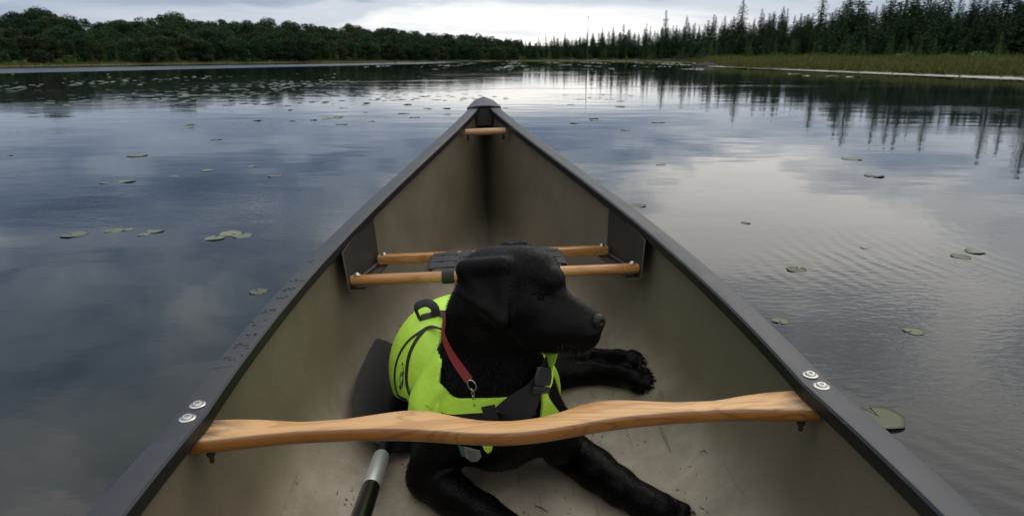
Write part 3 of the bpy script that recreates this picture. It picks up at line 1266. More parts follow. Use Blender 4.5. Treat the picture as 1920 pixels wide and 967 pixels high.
def build_deck(end):
    """cap over the pointed end; end = 1 bow, -1 stern"""
    f = (lambda s: s) if end > 0 else (lambda s: 2 * MID - s)
    s0, s1 = 3.006, 3.192
    V, F = [], []
    NS, NX = 16, 12
    for lay in (0, 1):
        for i in range(NS + 1):
            u = i / NS
            s = s0 + (s1 - s0) * u
            wmax = .0735 * (1 - u ** 1.75) ** .75 * (1 - .12 * u) + .0015
            wmax = min(wmax, gw(min(s, 3.13))[0] + .006 + (.004 if u > .6 else 0)) if u < .9 else wmax
            z = gw(min(s, 3.2))[1]
            for j in range(NX + 1):
                q = -1 + 2 * j / NX
                dome = .0075 * (1 - q * q) * (1 - u * .4) + .0035 - .006 * max(0, u - .75) * 4 * .3
                zz = z + dome if lay == 0 else z - .014 if abs(q) > .85 else z + dome - .006
                V.append((q * wmax, f(s), zz))
    n = (NS + 1) * (NX + 1)
    for lay in (0, 1):
        for i in range(NS):
            for j in range(NX):
                a = lay * n + i * (NX + 1) + j
                q = (a, a + 1, a + NX + 2, a + NX + 1)
                F.append(q if lay == 0 else q[::-1])
    rim = [j for j in range(NX + 1)] + [i * (NX + 1) + NX for i in range(1, NS + 1)] + [NS * (NX + 1) + j for j in range(NX - 1, -1, -1)] + \
          [i * (NX + 1) for i in range(NS - 1, 0, -1)]
    for i in range(len(rim)):
        a, b = rim[i], rim[(i + 1) % len(rim)]
        F.append((a, a + n, b + n, b))
    o = mk('deck_cap', V, F, M['gunwale'], canoe, B0)
    auto_smooth(o, 50)


build_deck(1)
build_deck(-1)


def build_shade_plug():
    """black plug added under the bow cap in place of the shade there"""
    mb = MB()
    s0, s1 = 3.018, 3.15
    v = []
    for s in (s0, s1):
        w, z = gw(s)
        for dz in (.0, -.075):
            hw = max(.004, w - .024) * (1 if dz == 0 else .72)
            v += [(-hw, s, z - .004 + dz), (hw, s, z - .004 + dz)]
    mb.add(v, [(0, 1, 3, 2), (4, 6, 7, 5), (0, 4, 5, 1), (2, 3, 7, 6), (0, 2, 6, 4), (1, 5, 7, 3)])
    mb.build('bow_shade_plug', M['plastic'], canoe, B0, sharp=30)  # added black solid, stands in for the shadow below the cap


build_shade_plug()


def build_handle():
    s, z, hw = 2.785, -.2925, .083
    mb = MB()
    pts = [(-hw + 2 * hw * i / 10, s, z) for i in range(11)]
    mb.tube(pts, [.0128 + .0014 * math.sin(math.pi * i / 10) for i in range(11)], n=16, flat=(1.1, 1))
    h = mb.build('carry_handle', M['wood_dowel'], canoe, B0)
    for sx in (-1, 1):
        mb = MB()
        mb.lathe((sx * (hw - .010), s, z - .034), [(.003, 0), (.0052, .003), (.0052, .018), (.003, .022)], n=8)
        mb.build('bolt', M['dark_metal'], h, B0)


build_handle()


def build_yoke():
    back = [(0, .835), (.045, .842), (.082, .858), (.112, .8755), (.150, .8820), (.19, .8755), (.235, .8655), (.30, .863), (.345, .8735), (.39, .8805), (.44, .881)]
    front = [(0, .800), (.03, .802), (.08, .8115), (.121, .8215), (.167, .829), (.23, .833), (.30, .834), (.345, .831), (.39, .826), (.44, .8195)]

    def sm(tab, x):
        # smoothed interpolation of the outline
        return sum(interp(tab, abs(x + d)) * w for d, w in ((-.018, .15), (-.009, .22), (0, .26), (.009, .22), (.018, .15)))
    zt = -.4905
    th = .0225
    N = 120
    X = [-.4385 + .877 * i / N for i in range(N + 1)]
    V, F, Mi = [], [], []
    for x in X:
        b, f = sm(back, x), sm(front, x)
        r = .0045
        prof = [(b - r * .8, zt), (f + .0016, zt), (f + .0002, zt - .0012), (f - .0012, zt - .005), (f - .0022, zt - .011), (f - .0008, zt - .017), (f + .004, zt - th + .001),
                (f + .009, zt - th), (b - .009, zt - th), (b - .002, zt - th + .003), (b, zt - .012), (b - .001, zt - .004), (b - .0022, zt - .0012)]
        V += [(x, y, z) for y, z in prof]
    n = 13
    for i in range(N):
        for j in range(n):
            a, b = i * n + j, i * n + (j + 1) % n
            F.append((a, b, b + n, a + n))
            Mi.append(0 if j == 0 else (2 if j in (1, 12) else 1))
    F.append(list(range(n)))
    F.append([N * n + j for j in range(n)][::-1])
    Mi += [1, 1]
    y = mk('yoke', V, F, [M['wood_top'], M['wood_side'], M['wood_edge']], canoe, B0, True, Mi)
    auto_smooth(y, 50)
    # bare sanded scrape on the varnished front edge, let into the surface
    for (x, s) in [(-.445, .874), (-.4443, .8372), (.4468, .8716), (.446, .8366)]:
        z = gw(s)[1]
        mb = MB()
        mb.lathe((x, s, z + .0004), [(.0112, 0), (.0112, .0011), (.0098, .0021), (.0082, .0021), (.0080, .0016), (.0074, .0016), (.0071, .0036), (.0060, .0047), (.0030, .0046), (.0028, .0030), (.0004, .0029)], n=28)
        bl = mb.build('bolt', M['steel'], y, B0)
        sx = 1 if x > 0 else -1
    for sx, s in ((-1, .842), (1, .842)):
        mb = MB()
        mb.lathe((sx * .418, s - .012, zt - th - .016), [(.0028, 0), (.0034, .003), (.0034, .011), (.0062, .0115), (.0062, .017)], n=8)
        mb.build('bolt_end', M['dark_metal'], y, B0)


build_yoke()


def build_seat():
    sr, sf = 1.572, 1.800
    zr, zf = -.5145, -.531
    seat = MB()
    # webbing: lengthwise straps loop over both rails, crosswise straps weave through them
    xs = [-.118 + .043 * i for i in range(7)]
    half = .0150
    ys = [sr + .042 + .0365 * i for i in range(5)]

    def strip(pts, wdir, hw, th=.0012):
        pts = [Vector(p) for p in pts]
        wv = Vector(wdir) * hw
        v, f = [], []
        for i, p in enumerate(pts):
            d = (pts[min(i + 1, len(pts) - 1)] - pts[max(0, i - 1)]).normalized()
            nv = wv.normalized().cross(d) * th
            v += [p - wv - nv, p + wv - nv, p + wv + nv, p - wv + nv]
        for i in range(len(pts) - 1):
            for j in range(4):
                a, b = i * 4 + j, i * 4 + (j + 1) % 4
                f.append((a, b, b + 4, a + 4))
        f.append((0, 1, 2, 3))
        f.append(tuple((len(pts) - 1) * 4 + j for j in (3, 2, 1, 0)))
        seat.add(v, f)
    rr, rf = .0150, .0150
    for i, x in enumerate(xs):
        pts = []
        for k in range(7):                       # around the rear rail
            t = math.pi * (1.5 - k / 6)
            pts.append((x, sr + (rr + .002) * math.cos(t), zr + (rr + .002) * math.sin(t)))
        for j, y in enumerate(ys):
            up = .0026 if (i + j) % 2 else -.0016
            zz = zr + (zf - zr) * (y - sr) / (sf - sr) + rr + up
            pts += [(x, y - .008, zz), (x, y + .008, zz)]
        for k in range(7):
            t = math.pi * (.5 - k / 6)
            pts.append((x, sf + (rf + .002) * math.cos(t), zf + (rf + .002) * math.sin(t)))
        strip(pts, (1, 0, 0), half)
    for j, y in enumerate(ys):
        zz0 = zr + (zf - zr) * (y - sr) / (sf - sr) + rr
        pts = [(-.168, y, zz0 - .022), (-.171, y, zz0 - .012), (-.166, y, zz0)]
        for i, x in enumerate(xs):
            up = -.0016 if (i + j) % 2 else .0026
            pts += [(x - .010, y, zz0 + up), (x + .010, y, zz0 + up)]
        pts += [(.178, y, zz0), (.183, y, zz0 - .012), (.180, y, zz0 - .022)]
        strip(pts, (0, 1, 0), .0130)
    so = seat.build('seat', M['web'], canoe, B0, sharp=50)
    for (s, z, hw, sq) in ((sr, zr, .357, 0), (sf, zf, .323, 1)):
        mb = MB()
        if sq:
            mb.box((0, s, z), (hw, .0135, .0125), bev=.004)
        else:
            mb.tube([(-hw, s, z), (-hw + .004, s, z), (hw - .004, s, z), (hw, s, z)], [.0115, .0142, .0142, .0115], n=20, flat=(1.0, .95))
        mb.build('rail', M['wood_rail'], so, B0, sharp=50)
        for sx in (-1, 1):
            mb = MB()
            mb.lathe((sx * (hw - .016), s, z + .0135), [(.0085, 0), (.0085, .0012), (.0055, .0022), (.0055, .0042), (.0035, .0055), (.0005, .0057)], n=14)
            mb.build('bolt', M['steel'], so, B0)
    for sx in (-1, 1):                                       # side dowels under the webbing
        mb = MB()
        x = sx * .176 + .006
        mb.tube([(x, sr + .01, zr), (x, sf - .01, zf)], .0085, n=10)
        mb.build('side_dowel', M['web'], so, B0)
    # moulded plastic drop brackets
    for sx in (-1, 1):
        mb = MB()
        th = .004
        A = []
        for (s, zb, xb) in ((1.553, -.5315, .3565), (1.835, -.548, .3260)):
            w, z = gw(s)
            w2 = gw(s + .01)[0]
            k = math.sqrt(1 + ((w2 - w) / .01) ** 2)
            xt = w - GW * k + .006
            xt = .3640 if s < 1.7 else .3325
            A.append(((xt, s, z - .020), (xb, s, zb)))
        (t0, b0), (t1, b1) = A
        quad = [t0, b0, b1, t1]
        v = [(sx * x, y, z) for x, y, z in quad] + [(sx * (x + th), y, z) for x, y, z in quad]
        f = [(0, 1, 2, 3), (7, 6, 5, 4), (0, 4, 5, 1), (1, 5, 6, 2), (2, 6, 7, 3), (3, 7, 4, 0)]
        mb.add(v, f)
        # flange the rails sit on
        fl = [b0, (b0[0] - .032, b0[1], b0[2]), (b1[0] - .032, b1[1], b1[2]), b1]
        v = [(sx * x, y, z) for x, y, z in fl] + [(sx * x, y, z - .004) for x, y, z in fl]
        mb.add(v, f)
        # stiffening rib along the inner bottom edge
        mb.tube([(sx * (b0[0] - .004), b0[1] + .03, b0[2] + .006), (sx * (b1[0] - .004), b1[1] - .03, b1[2] + .006)], .005, n=8)
        hb = mb.build('hanger', M['plastic'], so, B0, sharp=30)
        e = MB()                                              # worn pale rear edge
        e.box(((sx * (t0[0] + b0[0] + th) / 2), t0[1] - .0012, (t0[2] + b0[2]) / 2), (.0016, .0009, (t0[2] - b0[2]) / 2),
              Matrix.Rotation(sx * math.atan2(t0[0] - b0[0], t0[2] - b0[2]), 3, 'Y'))
        e.box((sx * (b0[0] - .016), b0[1] - .0012, b0[2] - .003), (.018, .0009, .0012))
        e.build('bracket_edge', M['edge'], hb, B0)


build_seat()

# ------------------------------------------------------------------ paddle lying in the boat
def build_paddle():
    tipc = Vector((-.262, 1.66, -.745))
    thr = Vector((-.2535, 1.232, -.776))
    end = Vector((-.222, .42, -.570))
    root = empty('paddle', canoe_matrix(thr))
    tag(root, 'paddle with wide charcoal blade and black shaft lying left of the dog', 'paddle')
    ax = (tipc - thr)
    L = ax.length
    ax.normalize()
    side = Vector((1, 0, -.75)) - ax * Vector((1, 0, -.75)).dot(ax)
    side.normalize()
    up = side.cross(ax)
    prof = [(0, .012), (.02, .040), (.05, .066), (.09, .084), (.13, .0925), (.20, .096), (.28, .0950), (.38, .0885), (.48, .0805), (.53, .0760), (.548, .0690), (.554, .060), (.556, .052)]
    V, F = [], []
    NS, NX = 60, 16
    for lay in (1, -1):
        for i in range(NS + 1):
            u = (i / NS) * .556
            w = interp(prof, u)
            for j in range(NX + 1):
                q = -1 + 2 * j / NX
                th = .0035 * (1 - q * q) ** .5 + .0006 + .010 * math.exp(-(q * w / .012) ** 2) * max(0, 1 - u / .42)
                curl = -.000 * q * q
                V.append(thr + ax * (u / .556 * L) + side * (q * w) + up * (lay * th + curl))
    n = (NS + 1) * (NX + 1)
    for lay in (0, 1):
        for i in range(NS):
            for j in range(NX):
                a = lay * n + i * (NX + 1) + j
                q = (a, a + NX + 1, a + NX + 2, a + 1)
                F.append(q if lay else q[::-1])
    rim = list(range(NX + 1)) + [i * (NX + 1) + NX for i in range(1, NS + 1)] + [NS * (NX + 1) + j for j in range(NX - 1, -1, -1)] + [i * (NX + 1) for i in range(NS - 1, 0, -1)]
    for i in range(len(rim)):
        a, b = rim[i], rim[(i + 1) % len(rim)]
        F.append((a, b, b + n, a + n))
    b = mk('blade', V, F, M['blade'], root, thr)
    auto_smooth(b, 50)
    d = (end - thr).normalized()
    mb = MB()
    mb.tube([thr + ax * .10 + up * .004, thr + ax * .04 + up * .006, thr, thr + d * .025, thr + d * .050], [.006, .0125, .0150, .0152, .0152], n=18)
    mb.build('throat', M['shaft'], root, thr)
    mb = MB()
    mb.tube([thr + d * .046, thr + d * .048, thr + d * .212, thr + d * .214], [.0155, .0162, .0162, .0155], n=28)
    mb.build('ferrule', M['alu'], root, thr)
    mb = MB()
    mb.tube([thr + d * .213, end], [.0166, .0166], n=28)
    mb.build('shaft', M['shaft'], root, thr)
    g = MB()
    g.tube([end + d * t for t in (0, .03, .045)], [.0166, .019, .02], n=16)
    gc = end + d * .05
    g.tube([gc - side * .05, gc - side * .03, gc, gc + side * .03, gc + side * .05], [.010, .016, .019, .016, .010], n=14)
    g.build('grip', M['shaft'], root, thr)


build_paddle()

# ------------------------------------------------------------------ the dog: a distance field, blended and turned into one continuous skin
DOG = {
    'skull': (-0.0133, 1.128, -0.3829, 0.063, 0.0424, 1.103, -0.3711, 0.058),
    'brow': (0.068, 1.083, -0.358, 0.035, 0.081, 1.062, -0.363, 0.027),
    'cheek': (-0.0063, 1.098, -0.4296, 0.055, 0.0439, 1.073, -0.4174, 0.045),
    'muzzle': (0.0569, 1.063, -0.4142, 0.040, 0.1274, 1.014, -0.4278, 0.0265),
    'bridge': (0.0798, 1.06, -0.3852, 0.02, 0.1435, 1.016, -0.4132, 0.0135),
    'nose': (0.1503, 1.008, -0.4191, 0.014, 0.1538, 1.003, -0.4181, 0.011),
    'jaw': (0.0507, 1.052, -0.451, 0.034, 0.125, 1.011, -0.455, 0.0215),
    'flew': (0.085, 1.028, -0.438, 0.030, 0.134, 1.002, -0.437, 0.0225),
    'throat': (0.0115, 1.114, -0.4939, 0.05, 0.0194, 1.128, -0.587, 0.07),
    'neck': (-0.035, 1.159, -0.4573, 0.068, -0.0396, 1.185, -0.5789, 0.088),
    'chest': (-0.0407, 1.177, -0.6038, 0.098, -0.0179, 1.163, -0.6843, 0.092),
    'shoulderR': (0.0448, 1.149, -0.6509, 0.068, 0.1029, 1.137, -0.7183, 0.045),
    'shoulderL': (-0.1001, 1.164, -0.6569, 0.075, -0.1531, 1.139, -0.784, 0.042),
    'foreL1': (-0.1552, 1.139, -0.7839, 0.042, -0.1098, 1.089, -0.7888, 0.038),
    'foreL2': (-0.1098, 1.089, -0.7888, 0.038, -0.0498, 1.031, -0.7933, 0.033),
    'foreL3': (-0.0498, 1.031, -0.7933, 0.033, 0.0182, 0.9597, -0.7974, 0.03),
    'toeL0': (0.0219, 0.9514, -0.8105, 0.016, 0.0326, 0.9143, -0.8141, 0.013),
    'toeL1': (0.0367, 0.9633, -0.8105, 0.016, 0.0559, 0.9239, -0.8134, 0.013),
    'toeL2': (0.0469, 0.9732, -0.8106, 0.016, 0.0731, 0.9399, -0.8133, 0.013),
    'toeL3': (0.0528, 0.9857, -0.8101, 0.016, 0.0847, 0.9602, -0.8136, 0.013),
    'foreR0': (0.1152, 1.224, -0.7812, 0.045, 0.1735, 1.136, -0.785, 0.039),
    'foreR1': (0.1735, 1.136, -0.785, 0.039, 0.2098, 1.08, -0.7875, 0.034),
    'foreR2': (0.2098, 1.08, -0.7875, 0.034, 0.244, 1.03, -0.7873, 0.03),
    'foreR3': (0.244, 1.03, -0.7873, 0.03, 0.2706, 1.001, -0.7821, 0.029),
    'toeR0': (0.2867, 1.023, -0.7906, 0.016, 0.3126, 0.9985, -0.7851, 0.012),
    'toeR1': (0.2807, 1.008, -0.7926, 0.016, 0.3029, 0.985, -0.7898, 0.012),
    'toeR2': (0.2706, 0.9991, -0.7963, 0.016, 0.2851, 0.9753, -0.7966, 0.012),
    'toeR3': (0.2598, 0.9949, -0.7979, 0.016, 0.2684, 0.9726, -0.8011, 0.012),
    'hindA0': (0.128, 1.557, -0.7847, 0.04, 0.236, 1.539, -0.7775, 0.029),
    'hindA1': (0.236, 1.539, -0.7775, 0.029, 0.2967, 1.47, -0.7564, 0.025),
    'hindA2': (0.2967, 1.47, -0.7564, 0.025, 0.3225, 1.413, -0.7415, 0.025),
    'toeA0': (0.3345, 1.437, -0.7361, 0.014, 0.3474, 1.422, -0.7268, 0.011),
    'toeA1': (0.3341, 1.419, -0.741, 0.014, 0.3486, 1.396, -0.7303, 0.011),
    'toeA2': (0.328, 1.408, -0.7492, 0.014, 0.3418, 1.383, -0.7398, 0.011),
    'toeA3': (0.3169, 1.414, -0.7575, 0.014, 0.3289, 1.39, -0.7537, 0.011),
    'hindB0': (0.1759, 1.606, -0.7807, 0.038, 0.24, 1.606, -0.7716, 0.028),
    'hindB1': (0.24, 1.606, -0.7716, 0.028, 0.3036, 1.537, -0.7423, 0.022),
    'hindB2': (0.3036, 1.537, -0.7423, 0.022, 0.3269, 1.49, -0.7273, 0.022),
    'toeB0': (0.3306, 1.507, -0.7182, 0.013, 0.341, 1.483, -0.712, 0.01),
    'toeB1': (0.3324, 1.486, -0.7198, 0.013, 0.3438, 1.462, -0.7135, 0.01),
    'toeB2': (0.3281, 1.477, -0.7271, 0.013, 0.3397, 1.449, -0.7213, 0.01),
    'torso1': (-0.01, 1.24, -0.69, 0.125, -0.09, 1.42, -0.685, 0.145),
    'torso2': (-0.09, 1.42, -0.685, 0.145, -0.05, 1.64, -0.7, 0.12),
    'hip': (-0.05, 1.64, -0.7, 0.12, 0.06, 1.74, -0.71, 0.1),
    'thigh': (0.06, 1.72, -0.71, 0.095, 0.16, 1.62, -0.74, 0.06),
    'thigh2': (0.16, 1.62, -0.74, 0.06, 0.128, 1.557, -0.7847, 0.04),
    'thigh3': (0.16, 1.66, -0.74, 0.055, 0.1759, 1.606, -0.7807, 0.038),
}

KS = {'ear': .008, 'toe': .006, 'nose': .006, 'bridge': .014, 'brow': .018, 'flew': .016, 'jaw': .016, 'muzzle': .02, 'hind': .012, 'fore': .014, 'cheek': .022}
BX0, BX1 = np.array((-.33, .80, -.84)), np.array((.42, 1.90, -.30))
VOX = .0036
DIM = np.ceil((BX1 - BX0) / VOX).astype(int)


def capsule(P, a, ra, b, rb):
    ab = b - a
    t = np.clip(((P - a) @ ab) / (ab @ ab + 1e-12), 0, 1)
    d = np.linalg.norm(P - (a + t[..., None] * ab), axis=-1)
    return d - (ra + (rb - ra) * t)


def tri_dist(P, a, b, c, r):
    """distance to a thick triangle"""
    n = np.cross(b - a, c - a)
    n /= np.linalg.norm(n)
    best = np.minimum(np.minimum(capsule(P, a, 0, b, 0), capsule(P, b, 0, c, 0)), capsule(P, c, 0, a, 0))
    inside = np.ones(P.shape[:-1], bool)
    for p, q in ((a, b), (b, c), (c, a)):
        inside &= ((P - p) @ np.cross(n, q - p)) >= 0
    pl = np.abs((P - a) @ n)
    return np.where(inside, np.minimum(pl, best), best) - r


class Field:
    def __init__(s, fill=.06):
        s.F = np.full(DIM, fill, np.float32)

    def _sub(s, lo, hi):
        i0 = np.clip(np.floor((lo - BX0) / VOX).astype(int), 0, DIM)
        i1 = np.clip(np.ceil((hi - BX0) / VOX).astype(int), 0, DIM)
        g = np.stack(np.meshgrid(*[BX0[k] + VOX * np.arange(i0[k], i1[k]) for k in range(3)], indexing='ij'), -1)
        return tuple(slice(i0[k], i1[k]) for k in range(3)), g

    def smin(s, sl, d, k):
        f = s.F[sl]
        h = np.clip(.5 + .5 * (f - d) / k, 0, 1)
        s.F[sl] = f * (1 - h) + d * h - k * h * (1 - h)

    def cap(s, v, k, scale=None):
        a, ra, b, rb = np.array(v[0:3]), v[3], np.array(v[4:7]), v[7]
        m = max(ra, rb) + .055
        sl, g = s._sub(np.minimum(a, b) - m, np.maximum(a, b) + m)
        s.smin(sl, capsule(g, a, ra, b, rb), k)

    def tri(s, a, b, c, r, k):
        a, b, c = map(np.array, (a, b, c))
        sl, g = s._sub(np.minimum(np.minimum(a, b), c) - .05, np.maximum(np.maximum(a, b), c) + .05)
        s.smin(sl, tri_dist(g, a, b, c, r), k)

    def carve(s, v, k):
        a, ra, b, rb = np.array(v[0:3]), v[3], np.array(v[4:7]), v[7]
        m = max(ra, rb) + .03
        sl, g = s._sub(np.minimum(a, b) - m, np.maximum(a, b) + m)
        d = -capsule(g, a, ra, b, rb)
        f = s.F[sl]
        h = np.clip(.5 - .5 * (f - d) / k, 0, 1)
        s.F[sl] = f * (1 - h) + d * h + k * h * (1 - h)


def to_mesh(F, iso=0.0):
    import openvdb as vdb
    g = vdb.FloatGrid(1.0)
    g.copyFromArray(np.ascontiguousarray(F.astype(np.float32)))
    g.transform = vdb.createLinearTransform(voxelSize=VOX)
    p, q = g.convertToQuads(isovalue=iso)
    return p + BX0, q[:, ::-1]


def grid_all():
    return np.stack(np.meshgrid(*[BX0[k] + VOX * np.arange(DIM[k]) for k in range(3)], indexing='ij'), -1)


def relax(V, Q, it=2, lam=.5):
    """a little laplacian smoothing"""
    n = len(V)
    e = np.concatenate([Q[:, [0, 1]], Q[:, [1, 2]], Q[:, [2, 3]], Q[:, [3, 0]]])
    e = np.concatenate([e, e[:, ::-1]])
    cnt = np.bincount(e[:, 0], minlength=n).astype(float)
    for _ in range(it):
        A = np.stack([np.bincount(e[:, 0], weights=V[e[:, 1], k], minlength=n) for k in range(3)], 1) / np.maximum(cnt, 1)[:, None]
        V = V + lam * (A - V)
    return V


GA = grid_all()
FLOOR = None


def floor_field():
    xs = BX0[0] + VOX * np.arange(DIM[0])
    ss = BX0[1] + VOX * np.arange(DIM[1])
    return np.array([[hullz(float(x), float(s)) if abs(x) < gw(float(s))[0] - .03 else -.46 for s in ss] for x in xs], np.float32)


FLOOR = floor_field()
BODY_KEYS = ('torso1', 'torso2', 'hip', 'chest', 'shoulderL', 'shoulderR', 'throat')


def build_dog_field():
    f = Field()
    for name, v in DOG.items():
        k = .03
        for key, kv in KS.items():
            if name.startswith(key): k = kv
        if name.startswith('neck'): k = .035
        f.cap(v, k)
    # near ear: a soft flap hanging over the cheek
    A, B, C, D = (-.0648, 1.0880, -.3490), (.0040, 1.0660, -.3390), (-.0028, 1.0310, -.4200), (-.0700, 1.0790, -.3850)
    B2 = (.0085, 1.0490, -.3780)
    E = (-.030, 1.040, -.400)
    f.tri(A, B, C, .0068, .016)
    f.tri(B, B2, C, .0062, .014)
    f.tri(A, C, D, .0068, .014)
    f.tri(D, C, E, .0075, .014)
    f.cap((-.060, 1.088, -.340, .012, .002, 1.066, -.330, .010), .02)
    # far ear seen as a bump over the crown
    f.cap((.0150, 1.195, -.341, .013, .0480, 1.195, -.3425, .011), .012)
    f.cap((.0480, 1.195, -.3425, .012, .085, 1.17, -.41, .012), .012)
    # eye socket, mouth line, stop
    f.carve((.0700, 1.0250, -.3800, .0045, .0780, 1.0250, -.3830, .004), .012)
    f.carve((.0800, .9930, -.4480, .0028, .1420, .9800, -.4440, .0025), .008)
    # nostril
    f.carve((.1500, .9900, -.4230, .0030, .1560, .9930, -.4200, .0028), .004)
    d = (FLOOR[:, :, None] + .0015) - GA[..., 2]
    f.F = np.maximum(f.F, d).astype(np.float32)
    return f


dogF = build_dog_field()
DV, DQ = to_mesh(dogF.F)
DV = relax(DV, DQ, 2, .5)
DB = np.array((0.0, 1.2, -.82))
dog = mk('dog', DV, DQ, M['fur'], None, DB)
dog.matrix_world = canoe_matrix(DB)
tag(dog, 'black labrador lying in the canoe in a lime life vest, head turned right', 'dog')
bvh_dog = BVHTree.FromPolygons([tuple(v) for v in DV], [tuple(int(i) for i in q) for q in DQ])
EYE_PT = Vector((-OFF, 0, 0))


def vest_field():
    f = Field()
    for name in ('torso1', 'torso2', 'chest'):
        f.cap(DOG[name], .03)
    v = DOG['shoulderL']
    a, b = np.array(v[0:3]), np.array(v[4:7])
    m = a + (b - a) * .45
    f.cap((*a, v[3], *m, .060), .03)
    F = f.F - .015
    # quilted panels bulge a little between seams
    # open front: the neck passes through, cut below the belly, cut at the rear
    for (c, r) in (((-.035, 1.159, -.457), .0), ):
        pass
    nk = capsule(GA, np.array((-.022, 1.075, -.44)), .098, np.array((-.018, 1.10, -.60)), .102)
    F = np.maximum(F, -nk)
    nk2 = capsule(GA, np.array((-.035, 1.18, -.40)), .085, np.array((-.03, 1.20, -.56)), .095)
    F = np.maximum(F, -nk2)
    F = np.maximum(F, GA[..., 1] - 1.56)
    F = np.maximum(F, (-.640 - .30 * (GA[..., 1] - 1.08)) - GA[..., 2])
    F = np.maximum(F, (GA[..., 0] - (.00 + .55 * (GA[..., 1] - 1.05))))
    # chest strip stays with the straps
    F = np.maximum(F, (1.085 + .40 * np.maximum(0, GA[..., 0] + .08)) - GA[..., 1])
    # hollow: stay outside the body
    F = np.maximum(F, -(dogF.F - .001))
    F = np.maximum(F, (FLOOR[:, :, None] + .004) - GA[..., 2])
    return F


VF = vest_field()
VV, VQ = to_mesh(VF)
VV = relax(VV, VQ, 2, .5)
vest = mk('life_vest', VV, VQ, M['vest'], dog, DB)
tag(vest, 'lime green dog life vest with black zips and straps')
VV_all = np.concatenate([DV, VV])
bvh_vest = BVHTree.FromPolygons([tuple(v) for v in VV_all], [tuple(int(i) for i in q) for q in DQ] + [tuple(int(i) + len(DV) for i in q) for q in VQ])


def drape(bvh, p, off):
    """find the surface in front of p and step off it"""
    p = Vector(p)
    d = (p - EYE_PT).normalized()
    h = bvh.ray_cast(EYE_PT, d)
    if h[0] is None or (h[0] - p).length > .12:
        h = bvh.find_nearest(p)
    q, nrm = h[0], h[1]
    if nrm.dot(d) > 0: nrm = -nrm
    return q + nrm * off, nrm


def dense(pts, step=.006):
    out = []
    P = [Vector(p) for p in pts]
    n = len(P)
    for i in range(n - 1):
        p0, p1, p2, p3 = P[max(i - 1, 0)], P[i], P[i + 1], P[min(i + 2, n - 1)]
        k = max(2, int((p2 - p1).length / step))
        for j in range(k):
            t = j / k
            out.append(.5 * ((2 * p1) + (p2 - p0) * t + (2 * p0 - 5 * p1 + 4 * p2 - p3) * t * t + (3 * p1 - p0 - 3 * p2 + p3) * t ** 3))
    out.append(P[-1])
    return out


def ribbon(bvh, pts, width, th=.0016, off=.003, nx=4, smooth_it=3):
    """strap laid over the body: width scalar or list of (0..1, width)"""
    C = dense(pts)
    wid = (lambda u: width) if not isinstance(width, list) else (lambda u: interp(width, u))
    raw = [drape(bvh, c, off) for c in C]
    Q = [r[0] for r in raw]
    Nn = [r[1] for r in raw]
    for _ in range(smooth_it):
        Q = [Q[0]] + [(Q[i - 1] + Q[i] * 2 + Q[i + 1]) / 4 for i in range(1, len(Q) - 1)] + [Q[-1]]
        Nn = [Nn[0]] + [(Nn[i - 1] + Nn[i] + Nn[i + 1]).normalized() for i in range(1, len(Nn) - 1)] + [Nn[-1]]
    V, F = [], []
    m = len(Q)
    for lay in (1, -1):
        for i in range(m):
            t = (Q[min(i + 1, m - 1)] - Q[max(i - 1, 0)]).normalized()
            s = Nn[i].cross(t).normalized()
            w = wid(i / (m - 1)) / 2
            for j in range(nx + 1):
                q = -1 + 2 * j / nx
                p = Q[i] + s * (q * w)
                hit = bvh.find_nearest(p)
                if hit[0] is not None:
                    dd = (p - hit[0]).dot(Nn[i])
                    if dd < off: p = p + Nn[i] * (off - dd)
                V.append(p + Nn[i] * (th * lay / 2))
    n = m * (nx + 1)
    for lay in (0, 1):
        for i in range(m - 1):
            for j in range(nx):
                a = lay * n + i * (nx + 1) + j
                q = (a, a + nx + 1, a + nx + 2, a + 1)
                F.append(q[::-1] if lay == 0 else q)
    rim = list(range(nx + 1)) + [i * (nx + 1) + nx for i in range(1, m)] + [(m - 1) * (nx + 1) + j for j in range(nx - 1, -1, -1)] + [i * (nx + 1) for i in range(m - 2, 0, -1)]
    for i in range(len(rim)):
        a, b = rim[i], rim[(i + 1) % len(rim)]
        F.append((a, b, b + n, a + n))
    return V, F


def add_ribbon(name, mat, parent, bvh, pts, width, **kw):
    V, F = ribbon(bvh, pts, width, **kw)
    o = mk(name, V, F, mat, parent, DB)
    auto_smooth(o, 50)
    return o


band_pts = [(-.135, 1.12, -.590), (-.112, 1.10, -.600), (-.090, 1.088, -.603), (-.065, 1.077, -.597), (-.027, 1.075, -.597), (.011, 1.074, -.595), (.040, 1.075, -.588)]
add_ribbon('chest_panel', M['vest'], vest, bvh_vest, band_pts, [(0, .050), (.35, .028), (1, .022)], th=.006, off=.0035)
add_ribbon('chest_strap', M['strap'], vest, bvh_dog, [(-.111, 1.09, -.628), (-.066, 1.071, -.620), (-.023, 1.069, -.622), (.020, 1.069, -.618), (.050, 1.074, -.606)], .034, off=.004)
add_ribbon('front_strap', M['vest'], vest, bvh_dog, [(.077, 1.050, -.502), (.073, 1.049, -.517), (.067, 1.055, -.545), (.064, 1.072, -.574), (.068, 1.08, -.600), (.074, 1.082, -.632)],
           [(0, .036), (.30, .032), (.60, .014), (.72, .018), (1, .048)], th=.005, off=.007)
add_ribbon('buckle_strap', M['strap'], vest, bvh_dog, [(.006, 1.074, -.615), (.030, 1.072, -.590), (.044, 1.062, -.562), (.054, 1.050, -.535), (.063, 1.052, -.512), (.068, 1.055, -.500)],
           [(0, .064), (.3, .052), (.5, .034), (1, .028)], off=.0125)
add_ribbon('strap_loop', M['strap'], vest, bvh_dog, [(-.028, 1.074, -.592), (-.022, 1.07, -.612), (-.024, 1.07, -.632)], .026, off=.0155)


